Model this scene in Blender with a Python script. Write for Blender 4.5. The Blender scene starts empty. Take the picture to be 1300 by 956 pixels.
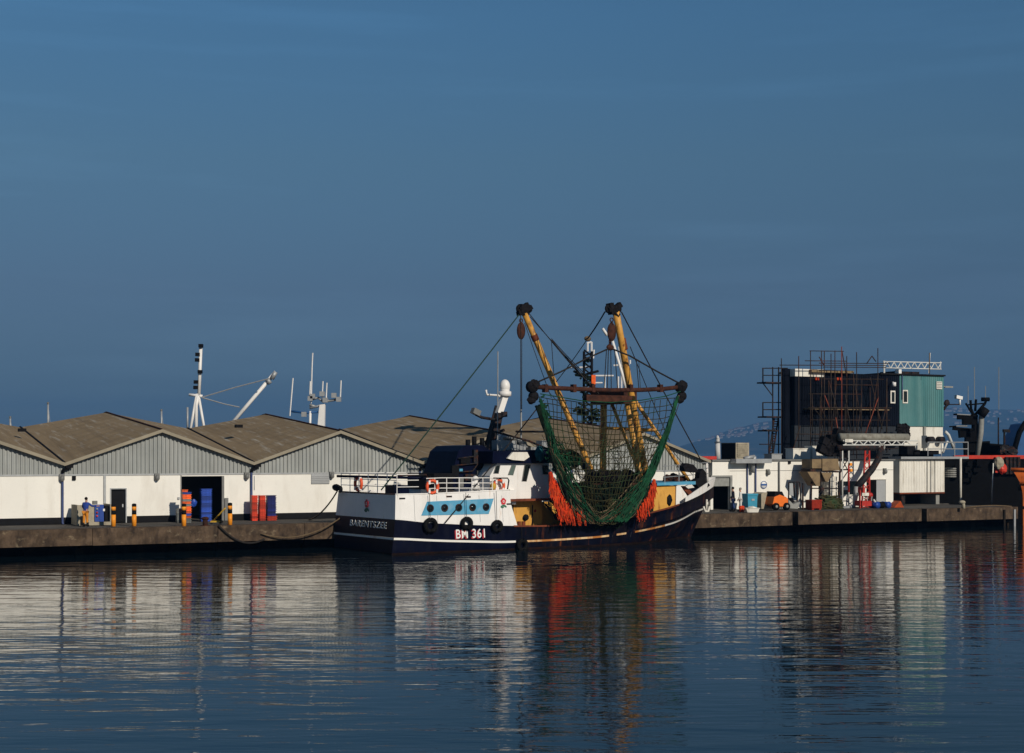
import bpy, math, random
from mathutils import Vector, Matrix
random.seed(7)
R = math.radians
sc = bpy.context.scene
C = sc.collection

# ---------------------------------------------------------------- camera model
F, CX, HY, CAMZ = 1900.0, 650.0, 573.0, 6.2      # focal length, centre column and horizon row of the 1300 px photograph
G = 1.6                                            # level of the quay above the water


class Frame:
    """a ground frame: s runs along a quay or a keel, w to its left, z up"""
    def __init__(s, ox, oy, deg):
        s.ox, s.oy, s.a = ox, oy, R(deg)
        s.c, s.n = math.cos(s.a), math.sin(s.a)

    def world(f, s, w, z=0.0):
        return (f.ox + s * f.c - w * f.n, f.oy + s * f.n + w * f.c, z)

    def s_at(f, px, w):
        t = (px - CX) / F
        return (t * (f.oy + w * f.c) - f.ox + w * f.n) / (f.c - t * f.n)

    def z_at(f, py, s, w):
        return CAMZ - (py - HY) * (f.oy + s * f.n + w * f.c) / F

    def p(f, px, py, w):
        s = f.s_at(px, w)
        return (s, w, f.z_at(py, s, w))

    def px(f, s, w):
        x, y, _ = f.world(s, w)
        return CX + F * x / y


Q = Frame(0, 102.2, 27.6)         # the quay edge
B = Frame(-9.05, 92.8, 34.0)      # the keel of the trawler
W = Frame(0, 0, 0)


def ground(px, py, z=G):          # a point of the quay surface
    Y = F * (CAMZ - z) / (py - HY)
    return ((px - CX) / F * Y, Y, z)


# ---------------------------------------------------------------- materials
M = {}


def lk(nt, a, b):
    nt.links.new(a, b)


def mat(name, col, rough=0.6, var=0.18, scale=1.5, metal=0.0, bump=0.0, bscale=30.0,
        dirt_shade=None, dirt_amt=0.5, dirt_scale=(1, 1, 1), dirt_size=0.8, dirt_lo=0.5, dirt_hi=0.68, spec=None, emit=None,
        wave=None, coat=0.0, rnd=0.0):
    m = bpy.data.materials.new(name)
    m.use_nodes = True
    nt = m.node_tree
    b = nt.nodes['Principled BSDF']
    b.inputs['Roughness'].default_value = rough
    b.inputs['Metallic'].default_value = metal
    if spec is None:
        spec = .04 if max(col) < .03 else .15 if max(col) < .12 else .3
    b.inputs['Specular IOR Level'].default_value = spec
    tc = nt.nodes.new('ShaderNodeTexCoord')
    n1 = nt.nodes.new('ShaderNodeTexNoise')
    n1.inputs['Scale'].default_value = scale
    n1.inputs['Detail'].default_value = 7
    n1.inputs['Roughness'].default_value = 0.62
    lk(nt, tc.outputs['Object'], n1.inputs['Vector'])
    rp = nt.nodes.new('ShaderNodeValToRGB')
    rp.color_ramp.elements[0].position = 0.3
    rp.color_ramp.elements[1].position = 0.7
    rp.color_ramp.elements[0].color = tuple(c * (1 - var) for c in col) + (1,)
    rp.color_ramp.elements[1].color = tuple(min(1, c * (1 + var)) for c in col) + (1,)
    lk(nt, n1.outputs['Fac'], rp.inputs['Fac'])
    out = rp.outputs['Color']
    layers = dirt_shade if isinstance(dirt_shade, list) else ([dict(col=dirt_shade, amt=dirt_amt, sc=dirt_scale, size=dirt_size, lo=dirt_lo, hi=dirt_hi)] if dirt_shade else [])
    for d in layers:
        mp = nt.nodes.new('ShaderNodeMapping')
        mp.inputs['Scale'].default_value = d.get('sc', (1, 1, 1))
        mp.inputs['Location'].default_value = (random.random() * 9, random.random() * 9, random.random() * 9)
        n2 = nt.nodes.new('ShaderNodeTexNoise')
        n2.inputs['Scale'].default_value = d.get('size', 1)
        n2.inputs['Detail'].default_value = 8
        n2.inputs['Roughness'].default_value = 0.65
        lk(nt, tc.outputs['Object'], mp.inputs['Vector'])
        lk(nt, mp.outputs['Vector'], n2.inputs['Vector'])
        mr = nt.nodes.new('ShaderNodeMapRange')
        mr.inputs['From Min'].default_value = d.get('lo', .5)
        mr.inputs['From Max'].default_value = d.get('hi', .68)
        mr.inputs['To Max'].default_value = d.get('amt', .5)
        lk(nt, n2.outputs['Fac'], mr.inputs['Value'])
        mx = nt.nodes.new('ShaderNodeMix')
        mx.data_type = 'RGBA'
        mx.inputs[7].default_value = tuple(d['col']) + (1,)
        lk(nt, mr.outputs['Result'], mx.inputs[0])
        lk(nt, out, mx.inputs[6])
        out = mx.outputs[2]
    if rnd:
        oi = nt.nodes.new('ShaderNodeObjectInfo')
        mr = nt.nodes.new('ShaderNodeMapRange')
        mr.inputs['To Min'].default_value = 1 - rnd
        mr.inputs['To Max'].default_value = 1 + rnd * .35
        lk(nt, oi.outputs['Random'], mr.inputs['Value'])
        vm = nt.nodes.new('ShaderNodeVectorMath')
        vm.operation = 'SCALE'
        lk(nt, out, vm.inputs[0])
        lk(nt, mr.outputs['Result'], vm.inputs['Scale'])
        out = vm.outputs[0]
    lk(nt, out, b.inputs['Base Color'])
    if coat:
        b.inputs['Coat Weight'].default_value = coat
    if bump or wave:
        bp = nt.nodes.new('ShaderNodeBump')
        bp.inputs['Distance'].default_value = 0.02
        bp.inputs['Strength'].default_value = bump or 0.6
        if wave:
            wv = nt.nodes.new('ShaderNodeTexWave')
            wv.bands_direction = wave[0]
            wv.inputs['Scale'].default_value = wave[1]
            bp.inputs['Distance'].default_value = 0.04
            lk(nt, tc.outputs['Object'], wv.inputs['Vector'])
            lk(nt, wv.outputs['Fac'], bp.inputs['Height'])
        else:
            n3 = nt.nodes.new('ShaderNodeTexNoise')
            n3.inputs['Scale'].default_value = bscale
            n3.inputs['Detail'].default_value = 5
            lk(nt, tc.outputs['Object'], n3.inputs['Vector'])
            lk(nt, n3.outputs['Fac'], bp.inputs['Height'])
        lk(nt, bp.outputs['Normal'], b.inputs['Normal'])
    if emit:
        b.inputs['Emission Color'].default_value = tuple(emit) + (1,)
        b.inputs['Emission Strength'].default_value = 1
    M[name] = m
    return m


RUST = (0.16, 0.045, 0.012)
mat('white_wall', (.80, .775, .70), .8, .05, .35, dirt_shade=[dict(col=(.42, .36, .28), amt=.45, sc=(1.2, 1.2, .25), size=.7, lo=.52, hi=.8),
                                                     dict(col=(.5, .47, .42), amt=.5, sc=(1, 1, 1), size=4, lo=.62, hi=.75)])
mat('shade_black', (.012, .012, .013), .8)  # near-black for the painted wall foot shade, also colours some black parts
mat('cladding_grey', (.30, .315, .30), .55, .12, .5, rnd=.12, dirt_shade=[dict(col=(.40, .41, .39), amt=.5, sc=(.9, .9, .15), size=.5, lo=.5, hi=.6), dict(col=(.18, .175, .15), amt=.5, sc=(3, 3, .3), size=.8, lo=.45, hi=.8)])
mat('roof_sheet', (.235, .175, .105), .9, .12, .35, spec=.1,
    dirt_shade=[dict(col=(.42, .39, .33), amt=.8, sc=(5, .6, .5), size=.5, lo=.54, hi=.7), dict(col=(.085, .062, .04), amt=.6, sc=(2.5, .12, .3), size=.6, lo=.48, hi=.72), dict(col=(.24, .18, .11), amt=.5, sc=(6, .06, .1), size=.5, lo=.45, hi=.7)])
mat('barge', (.27, .235, .17), .8, .15, 1)
mat('black', (.008, .008, .009), .6, .3, 3)
mat('dark_metal', (.02, .02, .022), .5, .4, 4, dirt_shade=RUST, dirt_amt=.5, dirt_size=3)
mat('pipe_blue', (.05, .07, .16), .5, .2, 2)
mat('galv', (.33, .34, .34), .5, .15, 3, metal=.3)
mat('lamp_grey', (.16, .16, .15), .5)
mat('concrete', (.088, .060, .039), .9, .45, 1.6, bump=.6, bscale=8,
    dirt_shade=[dict(col=(.025, .018, .014), amt=.92, sc=(1.4, 1, .6), size=1.1, lo=.45, hi=.66), dict(col=(.34, .27, .17), amt=.6, sc=(1, 1, 1.5), size=2.2, lo=.58, hi=.78)])
mat('apron', (.085, .078, .068), .9, .3, .4, bump=.4, bscale=12, dirt_shade=(.06, .055, .05), dirt_size=.3)
mat('pile_dark', (.012, .011, .01), .9, .4, 1, dirt_shade=(.05, .03, .015), dirt_amt=.7, dirt_size=.8)
mat('beige_concrete', (.34, .30, .22), .9, .2, 3, dirt_shade=(.12, .1, .08), dirt_size=2)
mat('orange_paint', (.85, .30, .02), .5, .12, 4, dirt_shade=(.3, .1, .02), dirt_size=6, dirt_amt=.4)
mat('crate_orange', (.80, .12, .015), .5, .15, 4, dirt_shade=(.35, .06, .01), dirt_size=3, dirt_amt=.5, rnd=.55)
mat('crate_red', (.60, .045, .014), .45, .25, 3, dirt_shade=(.2, .02, .01), dirt_size=2.5, dirt_amt=.6, rnd=.55)
mat('crate_blue', (.02, .075, .42), .45, .2, 3, rnd=.55)
mat('crate_deepblue', (.006, .012, .13), .45, .25, 3, rnd=.55)
mat('crate_grey', (.17, .18, .17), .5, .12, 4, rnd=.55)
mat('cabinet_blue', (.015, .055, .27), .45, .1, 3)
mat('cloth_blue', (.02, .05, .25), .9, .25, 9)
mat('cloth_orange', (.60, .22, .02), .8, .2, 7)
mat('cloth_navy', (.012, .014, .022), .9, .25, 9)
mat('cloth_denim', (.03, .06, .17), .9, .25, 9)
mat('cloth_white', (.62, .62, .58), .9, .12, 9)
mat('skin', (.42, .23, .15), .6, .08, 9)
mat('hair', (.012, .009, .007), .8)
mat('hair_grey', (.3, .27, .23), .8)
mat('boot', (.015, .014, .013), .6)
# trawler
mat('hull_navy', (.0024, .0032, .0095), .45, .4, .8, spec=.08,
    dirt_shade=[dict(col=(.014, .010, .010), amt=.9, sc=(1.5, 1.5, .35), size=1.0, lo=.48, hi=.7), dict(col=(.16, .045, .01), amt=.75, sc=(2.6, 2.6, .3), size=.9, lo=.56, hi=.72), dict(col=(.20, .19, .17), amt=.6, sc=(7, 7, .35), size=.9, lo=.64, hi=.74)])
mat('hull_navy_clean', (.0024, .0034, .0125), .4, .35, .8, spec=.08, dirt_shade=[dict(col=(.010, .011, .018), amt=.8, sc=(1.5, 1.5, .35), size=1.0, lo=.5, hi=.75)])
mat('antifoul', (.012, .007, .006), .8, .5, 1.5, dirt_shade=(.05, .014, .006), dirt_amt=.7, dirt_size=1.2, dirt_lo=.55)
mat('white_paint', (.78, .76, .72), .42, .05, .8,
    dirt_shade=[dict(col=(.45, .22, .07), amt=.85, sc=(4, 4, .35), size=.8, lo=.6, hi=.78), dict(col=(.5, .47, .42), amt=.5, sc=(2, 2, .4), size=.6, lo=.5, hi=.8)])
mat('white_stripe', (.78, .76, .70), .45, .05, 1, dirt_shade=[dict(col=(.5, .2, .04), amt=.4, sc=(1, 1, 1), size=.8, lo=.52, hi=.7)])
mat('rust_stripe', (.70, .50, .28), .6, .15, 1, dirt_shade=[dict(col=(.38, .13, .02), amt=.95, sc=(1, 1, .2), size=1.1, lo=.42, hi=.58)])
mat('rust_rail', (.15, .035, .012), .8, .5, 2.5)
mat('sky_panel', (.075, .30, .46), .5, .08, 1.5, dirt_shade=(.35, .4, .42), dirt_amt=.3, dirt_size=3)
mat('glass_dark', (.01, .014, .014), .08, .1, 1, spec=.5)
mat('glass_green', (.10, .14, .12), .08, .1, 1, spec=.5)
mat('ochre', (.62, .32, .06), .5, .12, 1.2, dirt_shade=[dict(col=(.22, .07, .015), amt=.9, sc=(2, 2, .5), size=.9, lo=.55, hi=.72)])
mat('ochre_tube', (.60, .30, .055), .5, .15, 1.5, dirt_shade=[dict(col=(.13, .04, .012), amt=.95, sc=(2, 2, 1), size=1.4, lo=.5, hi=.64)])
mat('rusty', (.055, .020, .012), .85, .5, 4, bump=.5, dirt_shade=(.02, .012, .01), dirt_amt=.8, dirt_size=2)
mat('deck_brown', (.09, .05, .03), .9, .4, 2)
mat('rubber', (.008, .008, .008), .75, .3, 5)
mat('wire_dark', (.025, .022, .02), .7, .3, 5)
mat('rope_tan', (.13, .09, .05), .9, .3, 6)
mat('rope_green', (.018, .04, .03), .9, .3, 6)
mat('net_twine', (.045, .040, .016), .9, .4, 3, dirt_shade=(.02, .07, .03), dirt_size=1.2, dirt_amt=.8)
mat('net_green', (.008, .065, .028), .85, .5, 2.5, dirt_shade=(.01, .018, .01), dirt_size=1.6, dirt_amt=.8, dirt_lo=.42)
mat('net_dark', (.009, .016, .010), .95, .6, 2)
mat('chafer', (.74, .060, .010), .9, .35, 5, dirt_shade=[dict(col=(.26, .022, .008), amt=.85, sc=(3, 3, 1), size=2.2, lo=.45, hi=.62), dict(col=(.55, .2, .05), amt=.6, sc=(3, 3, 1), size=1.6, lo=.55, hi=.7)])  # first layer paints dark red shadow between the strands, second is a tan tint
mat('navy_paint', (.003, .0045, .017), .4, .3, 2)
mat('lifebuoy', (.75, .10, .03), .5)
mat('buoy_yellow', (.5, .3, .03), .5)
mat('teal_gear', (.01, .10, .12), .8, .3, 6)
mat('rose_red', (.55, .03, .04), .6)
mat('leaf_green', (.02, .13, .07), .6)
mat('text_white', (.78, .77, .73), .5, .03)
mat('text_red', (.40, .02, .03), .5)
# right-hand side
mat('tower_navy', (.0035, .005, .010), .7, .4, .5, wave=('X', 1.6), dirt_shade=[dict(col=(.006, .010, .018), amt=.8, sc=(1, 1, .3), size=.5, lo=.45, hi=.7)])
mat('tower_grey', (.022, .027, .034), .6, .15, .6, wave=('X', 1.6))
mat('teal', (.06, .185, .19), .5, .12, .5, dirt_shade=[dict(col=(.15, .28, .27), amt=.6, sc=(1.2, 1.2, .12), size=.7, lo=.42, hi=.68), dict(col=(.02, .11, .12), amt=.8, sc=(.9, .9, .1), size=.6, lo=.5, hi=.72)])
mat('off_white', (.72, .69, .61), .7, .08, .8, dirt_shade=[dict(col=(.25, .2, .13), amt=.7, sc=(2, 2, .4), size=.9, lo=.52, hi=.75)])
mat('scaffold', (.035, .025, .019), .6, .5, 3, metal=.1, dirt_shade=(.08, .026, .012), dirt_size=1, dirt_amt=.8)
mat('scaffold_red', (.20, .040, .018), .6, .3, 3)
mat('truss_white', (.6, .6, .56), .6, .1, 2)
mat('conveyor', (.24, .23, .19), .6, .2, 1, dirt_shade=(.08, .06, .04), dirt_size=1.5, dirt_amt=.8)
mat('hopper_brown', (.21, .145, .075), .7, .2, 1.2, dirt_shade=(.07, .045, .03), dirt_size=1.5, dirt_amt=.7)
mat('machine_red', (.42, .03, .02), .5, .25, 3)
mat('fork_orange', (.80, .17, .02), .45, .1, 3)
mat('fork_grey', (.25, .25, .23), .5, .2, 3)
mat('bin_blue', (.04, .26, .38), .5, .1, 3)
mat('sign_blue', (.03, .10, .3), .5)
mat('shutter', (.34, .35, .35), .5, .08, 1)
mat('boat_orange', (.62, .13, .02), .5, .25, .8, dirt_shade=[dict(col=(.15, .035, .01), amt=.8, sc=(1.5, 1.5, .5), size=.9, lo=.52, hi=.72)])
mat('boat_red', (.55, .035, .015), .5, .2, 1.5)
mat('boat_black', (.003, .003, .0035), .6, .4, 1.5)
mat('boat_blue', (.02, .09, .24), .5, .2, 1)
mat('far_white', (.62, .6, .56), .7, .05, 1)
mat('hill_green', (.040, .055, .038), .95, .55, .005, dirt_shade=(.13, .12, .08), dirt_amt=.8, dirt_size=.008)
mat('far_house', (.30, .275, .25), .8, .15, .02)
mat('far_roof', (.16, .09, .07), .9, .15, .02)
mat('rock', (.12, .11, .10), .95, .3, .1)
mat('tarp_black', (.012, .011, .012), .85, .4, 6, bump=.5, bscale=9)


# ---------------------------------------------------------------- mesh builder
class MB:
    def __init__(s):
        s.v, s.f, s.m, s.mi, s.sm, s.smooth = [], [], [], 0, [], False

    def add(s, vs, fs):
        o = len(s.v)
        s.v += [tuple(v) for v in vs]
        for f in fs:
            s.f.append([o + i for i in f])
            s.m.append(s.mi)
            s.sm.append(s.smooth)
        return s

    def box(s, a, b):
        x0, x1 = sorted((a[0], b[0])); y0, y1 = sorted((a[1], b[1])); z0, z1 = sorted((a[2], b[2]))
        return s.add([(x0, y0, z0), (x1, y0, z0), (x1, y1, z0), (x0, y1, z0), (x0, y0, z1), (x1, y0, z1), (x1, y1, z1), (x0, y1, z1)],
                     [(0, 3, 2, 1), (4, 5, 6, 7), (0, 1, 5, 4), (1, 2, 6, 5), (2, 3, 7, 6), (3, 0, 4, 7)])

    def cbox(s, c, d, rz=0.0, ry=0.0):
        m = Matrix.Rotation(rz, 3, 'Z') @ Matrix.Rotation(ry, 3, 'Y')
        vs = []
        for k in ((-1, -1, -1), (1, -1, -1), (1, 1, -1), (-1, 1, -1), (-1, -1, 1), (1, -1, 1), (1, 1, 1), (-1, 1, 1)):
            vs.append(Vector(c) + m @ Vector((k[0] * d[0] / 2, k[1] * d[1] / 2, k[2] * d[2] / 2)))
        return s.add(vs, [(0, 3, 2, 1), (4, 5, 6, 7), (0, 1, 5, 4), (1, 2, 6, 5), (2, 3, 7, 6), (3, 0, 4, 7)])

    def prism(s, poly, axis, lo, hi):
        def pt(a, b, t):
            return {'w': (a, t, b), 's': (t, a, b), 'z': (a, b, t)}[axis]
        n = len(poly)
        vs = [pt(a, b, lo) for a, b in poly] + [pt(a, b, hi) for a, b in poly]
        fs = [tuple(range(n)), tuple(range(2 * n - 1, n - 1, -1))]
        fs += [(i, i + n, (i + 1) % n + n, (i + 1) % n) for i in range(n)]
        return s.add(vs, fs)

    def tube(s, pts, r, n=6, r2=None, closed=False):
        pts = [Vector(p) for p in pts]
        k = len(pts)
        rings = []
        ref = None
        for i, p in enumerate(pts):
            if closed:
                d = pts[(i + 1) % k] - pts[i - 1]
            else:
                d = pts[min(i + 1, k - 1)] - pts[max(i - 1, 0)]
            d = d.normalized() if d.length > 1e-9 else Vector((0, 0, 1))
            if ref is None:
                ref = Vector((0, 0, 1)) if abs(d.z) < .9 else Vector((1, 0, 0))
            a = d.cross(ref)
            if a.length < 1e-4:
                a = d.cross(Vector((0.3, 1, 0.2)))
            a.normalize()
            b = a.cross(d).normalized()
            ref = b if not closed else ref
            rr = r if r2 is None else r + (r2 - r) * i / (k - 1)
            rings.append([p + (a * math.cos(2 * math.pi * j / n) + b * math.sin(2 * math.pi * j / n)) * rr for j in range(n)])
        vs = [v for g in rings for v in g]
        fs = []
        for i in range(k if closed else k - 1):
            i2 = (i + 1) % k
            for j in range(n):
                fs.append((i * n + j, i2 * n + j, i2 * n + (j + 1) % n, i * n + (j + 1) % n))
        if not closed:
            fs += [tuple(range(n)), tuple(range(k * n - 1, (k - 1) * n - 1, -1))]
        sm = s.smooth
        s.smooth = n > 5
        s.add(vs, fs)
        s.smooth = sm
        return s

    def ball(s, c, r, nu=12, nv=8, noise=0.0):
        r = (r, r, r) if isinstance(r, (int, float)) else r
        vs, fs = [], []
        for i in range(nv + 1):
            th = math.pi * i / nv
            for j in range(nu):
                ph = 2 * math.pi * j / nu
                q = 1 + noise * (random.random() - .5) * 2
                vs.append((c[0] + r[0] * q * math.sin(th) * math.cos(ph), c[1] + r[1] * q * math.sin(th) * math.sin(ph), c[2] + r[2] * q * math.cos(th)))
        for i in range(nv):
            for j in range(nu):
                fs.append((i * nu + j, (i + 1) * nu + j, (i + 1) * nu + (j + 1) % nu, i * nu + (j + 1) % nu))
        sm = s.smooth
        s.smooth = noise == 0
        s.add(vs, fs)
        s.smooth = sm
        return s

    def ring(s, c, Rr, r, axis='w', n=18, k=7):
        pts = []
        for i in range(n):
            a = 2 * math.pi * i / n
            u, v = Rr * math.cos(a), Rr * math.sin(a)
            pts.append({'w': (c[0] + u, c[1], c[2] + v), 's': (c[0], c[1] + u, c[2] + v), 'z': (c[0] + u, c[1] + v, c[2])}[axis])
        return s.tube(pts, r, k, closed=True)

    def cyl(s, a, b, r, n=14):
        return s.tube([a, b], r, n)

    def grid(s, fn, nu, nv):
        vs = [fn(i / nu, j / nv) for j in range(nv + 1) for i in range(nu + 1)]
        fs = [(j * (nu + 1) + i, j * (nu + 1) + i + 1, (j + 1) * (nu + 1) + i + 1, (j + 1) * (nu + 1) + i) for j in range(nv) for i in range(nu)]
        return s.add(vs, fs)

    def wall(s, s0, s1, z0, z1, w0, w1, holes):
        cuts = sorted({s0, s1, *[min(max(h[0], s0), s1) for h in holes], *[min(max(h[1], s0), s1) for h in holes]})
        for a, b in zip(cuts, cuts[1:]):
            if b - a < 1e-4:
                continue
            mid = (a + b) / 2
            z = z0
            for h in sorted((h for h in holes if h[0] < mid < h[1]), key=lambda h: h[2]):
                if h[2] > z + 1e-4:
                    s.box((a, w0, z), (b, w1, h[2]))
                z = h[3]
            if z1 > z + 1e-4:
                s.box((a, w0, z), (b, w1, z1))
        return s

    def build(s, name, mats, parent=None, frame=None, origin=None):
        me = bpy.data.meshes.new(name)
        o = bpy.data.objects.new(name, me)
        org = ORG.get(parent.name) if parent else (origin or (0, 0, 0))
        me.from_pydata([(v[0] - org[0], v[1] - org[1], v[2] - org[2]) for v in s.v], [], s.f)
        for m in (mats if isinstance(mats, (list, tuple)) else [mats]):
            me.materials.append(M[m])
        for p, i, sm in zip(me.polygons, s.m, s.sm):
            p.material_index = i
            p.use_smooth = sm
        me.update()
        C.objects.link(o)
        if parent:
            o.parent = parent
        elif frame:
            o.location = frame.world(*org)
            o.rotation_euler = (0, 0, frame.a)
        else:
            o.location = org
        ORG[o.name] = org
        return o


ORG = {}


def tag(o, label=None, cat=None, group=None, kind=None):
    if label: o['label'] = label
    if cat: o['category'] = cat
    if group: o['group'] = group
    if kind: o['kind'] = kind
    return o


def thing(name, label, cat, frame=W, origin=(0, 0, 0), group=None, kind=None):
    o = bpy.data.objects.new(name, None)
    C.objects.link(o)
    o.location = frame.world(*origin)
    o.rotation_euler = (0, 0, frame.a)
    o.empty_display_size = .3
    ORG[o.name] = tuple(origin)
    return tag(o, label, cat, group, kind)


def one(mb, name, mats, label, cat, frame=W, origin=(0, 0, 0), group=None):
    return tag(mb.build(name, mats, None, frame, origin), label, cat, group)


def copy_tree(o, parent=None):
    c = o.copy()
    C.objects.link(c)
    c.parent = parent
    for ch in list(o.children):
        copy_tree(ch, c)
    return c


def text(body, name, size, mt, parent, loc, rot, width=None, shear=0, off=0.0):
    cu = bpy.data.curves.new(name, 'FONT')
    cu.body = body
    cu.size = size
    cu.extrude = 0.012
    cu.offset = off
    cu.shear = shear
    cu.align_x = 'CENTER'
    cu.space_character = 1.12
    cu.materials.append(M[mt])
    o = bpy.data.objects.new(name, cu)
    C.objects.link(o)
    o.parent = parent
    og = ORG[parent.name]
    o.location = (loc[0] - og[0], loc[1] - og[1], loc[2] - og[2])
    o.rotation_euler = rot
    bpy.context.view_layer.update()
    me = bpy.data.meshes.new_from_object(o.evaluated_get(bpy.context.evaluated_depsgraph_get()))
    me.name = name
    o2 = bpy.data.objects.new('t', me)
    C.objects.link(o2)
    o2.parent, o2.location, o2.rotation_euler = parent, o.location.copy(), o.rotation_euler.copy()
    wd_ = max(v.co.x for v in me.vertices) - min(v.co.x for v in me.vertices)
    if width:
        for v in me.vertices:
            v.co.x *= width / wd_
    if not me.materials:
        me.materials.append(M[mt])
    bpy.data.objects.remove(o)
    o2.name = name
    return o2


def sag(a, b, d, n=12):
    a, b = Vector(a), Vector(b)
    return [a.lerp(b, i / n) - Vector((0, 0, d * 4 * (i / n) * (1 - i / n))) for i in range(n + 1)]


# ================================================================ SETTING
def water_material():
    m = bpy.data.materials.new('harbour_water')
    m.use_nodes = True
    nt = m.node_tree
    b = nt.nodes['Principled BSDF']
    b.inputs['Base Color'].default_value = (.004, .011, .016, 1)
    b.inputs['Roughness'].default_value = .02
    b.inputs['IOR'].default_value = 1.30
    tc = nt.nodes.new('ShaderNodeTexCoord')

    def noise(scale, sc3, detail, rough=.5, dist=0.0):
        mp = nt.nodes.new('ShaderNodeMapping')
        mp.inputs['Scale'].default_value = sc3
        lk(nt, tc.outputs['Object'], mp.inputs['Vector'])
        n = nt.nodes.new('ShaderNodeTexNoise')
        n.inputs['Scale'].default_value = scale
        n.inputs['Detail'].default_value = detail
        n.inputs['Roughness'].default_value = rough
        n.inputs['Distortion'].default_value = dist
        lk(nt, mp.outputs['Vector'], n.inputs['Vector'])
        return n.outputs['Fac']

    def mul(a, k):
        n = nt.nodes.new('ShaderNodeMath'); n.operation = 'MULTIPLY'
        lk(nt, a, n.inputs[0])
        if isinstance(k, (int, float)):
            n.inputs[1].default_value = k
        else:
            lk(nt, k, n.inputs[1])
        return n.outputs[0]

    def add(a, c):
        n = nt.nodes.new('ShaderNodeMath'); n.operation = 'ADD'
        lk(nt, a, n.inputs[0]); lk(nt, c, n.inputs[1])
        return n.outputs[0]
    swell = noise(.75, (.30, 1, 1), 3, .5)
    ripple = noise(2.4, (.26, 1, 1), 3, .55, .4)
    fine = noise(9, (.5, 1, 1), 2, .5)
    patch = noise(.05, (.35, 1, 1), 3, .6, .6)
    mr = nt.nodes.new('ShaderNodeMapRange')
    mr.inputs['From Min'].default_value = .42
    mr.inputs['From Max'].default_value = .6
    mr.inputs['To Min'].default_value = .3
    mr.inputs['To Max'].default_value = 1.25
    lk(nt, patch, mr.inputs['Value'])
    h = add(mul(swell, WSW), mul(add(mul(ripple, WRI), mul(fine, WFI)), mr.outputs['Result']))
    bp = nt.nodes.new('ShaderNodeBump')
    bp.inputs['Distance'].default_value = 1.0
    bp.inputs['Strength'].default_value = 1.0
    lk(nt, h, bp.inputs['Height'])
    lk(nt, bp.outputs['Normal'], b.inputs['Normal'])
    M['water'] = m


WSW, WRI, WFI = .050, .0125, .0010
water_material()
w_ = MB().add([(-9000, -200, 0), (9000, -200, 0), (9000, 11000, 0), (-9000, 11000, 0)], [(0, 1, 2, 3)])
tag(w_.build('water', 'water'), 'dark rippled harbour water with reflections', kind='structure')

# --- quay: one apron, a concrete edge beam cut into lengths, piles in the dark under it
s_l = Q.s_at(-260, 0)
s_r = Q.s_at(1291, 0)
s_m = Q.s_at(1215, 8)
quay = thing('quay', 'concrete quay with a dark piled face below its edge beam', None, Q, (0, 0, 0), kind='structure')
ap = MB()
poly = [(s_l, .9), (s_r, .9), (s_r, 9), (s_m, 9), (s_m, 46), (s_l, 46)]
ap.prism(poly, 'z', G - .9, G - .02)
ap.build('apron', 'apron', quay)
gaps = [1008.5, 1172]
cuts = [s_l] + [Q.s_at(x, 0) for x in (-40, 117, 276, 386, 560, 740, 900, 1008.5, 1172)] + [s_r]
for i, (a, b) in enumerate(zip(cuts, cuts[1:])):
    e = MB()
    e.box((a + (.28 if i in (8, 9) else .015), -.12, G - .98 + random.uniform(-.03, .03)), (b - (.28 if i in (7, 8) else .015), .9 - .003, G + random.uniform(0, .012)))
    e.build('edge_beam', 'concrete', quay)
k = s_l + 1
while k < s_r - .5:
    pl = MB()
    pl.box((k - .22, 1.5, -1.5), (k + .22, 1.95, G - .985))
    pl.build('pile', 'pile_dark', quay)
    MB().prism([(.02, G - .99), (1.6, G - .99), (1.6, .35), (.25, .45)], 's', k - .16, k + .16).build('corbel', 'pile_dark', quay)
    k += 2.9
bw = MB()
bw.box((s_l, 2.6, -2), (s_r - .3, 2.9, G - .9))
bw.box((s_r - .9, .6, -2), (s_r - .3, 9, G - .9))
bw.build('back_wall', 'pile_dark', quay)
for sx in (s_r - .45, s_r - 1.6):
    f_ = MB().box((sx - .1, -.22, -.6), (sx + .1, -.13, G - .2))
    f_.build('rubbing_post', 'galv' if sx > s_r - 1 else 'pile_dark', quay)

# --- far shore
hl = MB()
prof = [(-700, 600), (0, 577), (780, 577), (850, 570), (890, 557), (930, 545), (980, 534), (1040, 523), (1120, 514), (1200, 517), (1260, 519), (1310, 522), (1500, 516), (1800, 530), (2400, 570)]


def prof_z(px, Y):
    for (a, ya), (b, yb) in zip(prof, prof[1:]):
        if a <= px <= b:
            t = (px - a) / (b - a)
            t = t * t * (3 - 2 * t) * .5 + t * .5
            return CAMZ + (HY - (ya + (yb - ya) * t)) * Y / F
    return -5


HYD = 8400.0


def hill_pt(u, v):
    px = 700 + u * 1700
    Y = 6600 + v * 3000
    zt = prof_z(px, HYD)
    prof_v = max(0.0, min(1.0, (Y - 6600) / 2000.0))
    z = zt * (prof_v ** .8) + 4 * math.sin(u * 90 + v * 11) * prof_v + 5 * math.sin(u * 37 - v * 7) * prof_v
    if v > .67:
        z *= 1 - (v - .67) * 1.2
    return ((px - CX) / F * Y, Y, max(z, -2) if v > 0 else -3)


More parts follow.
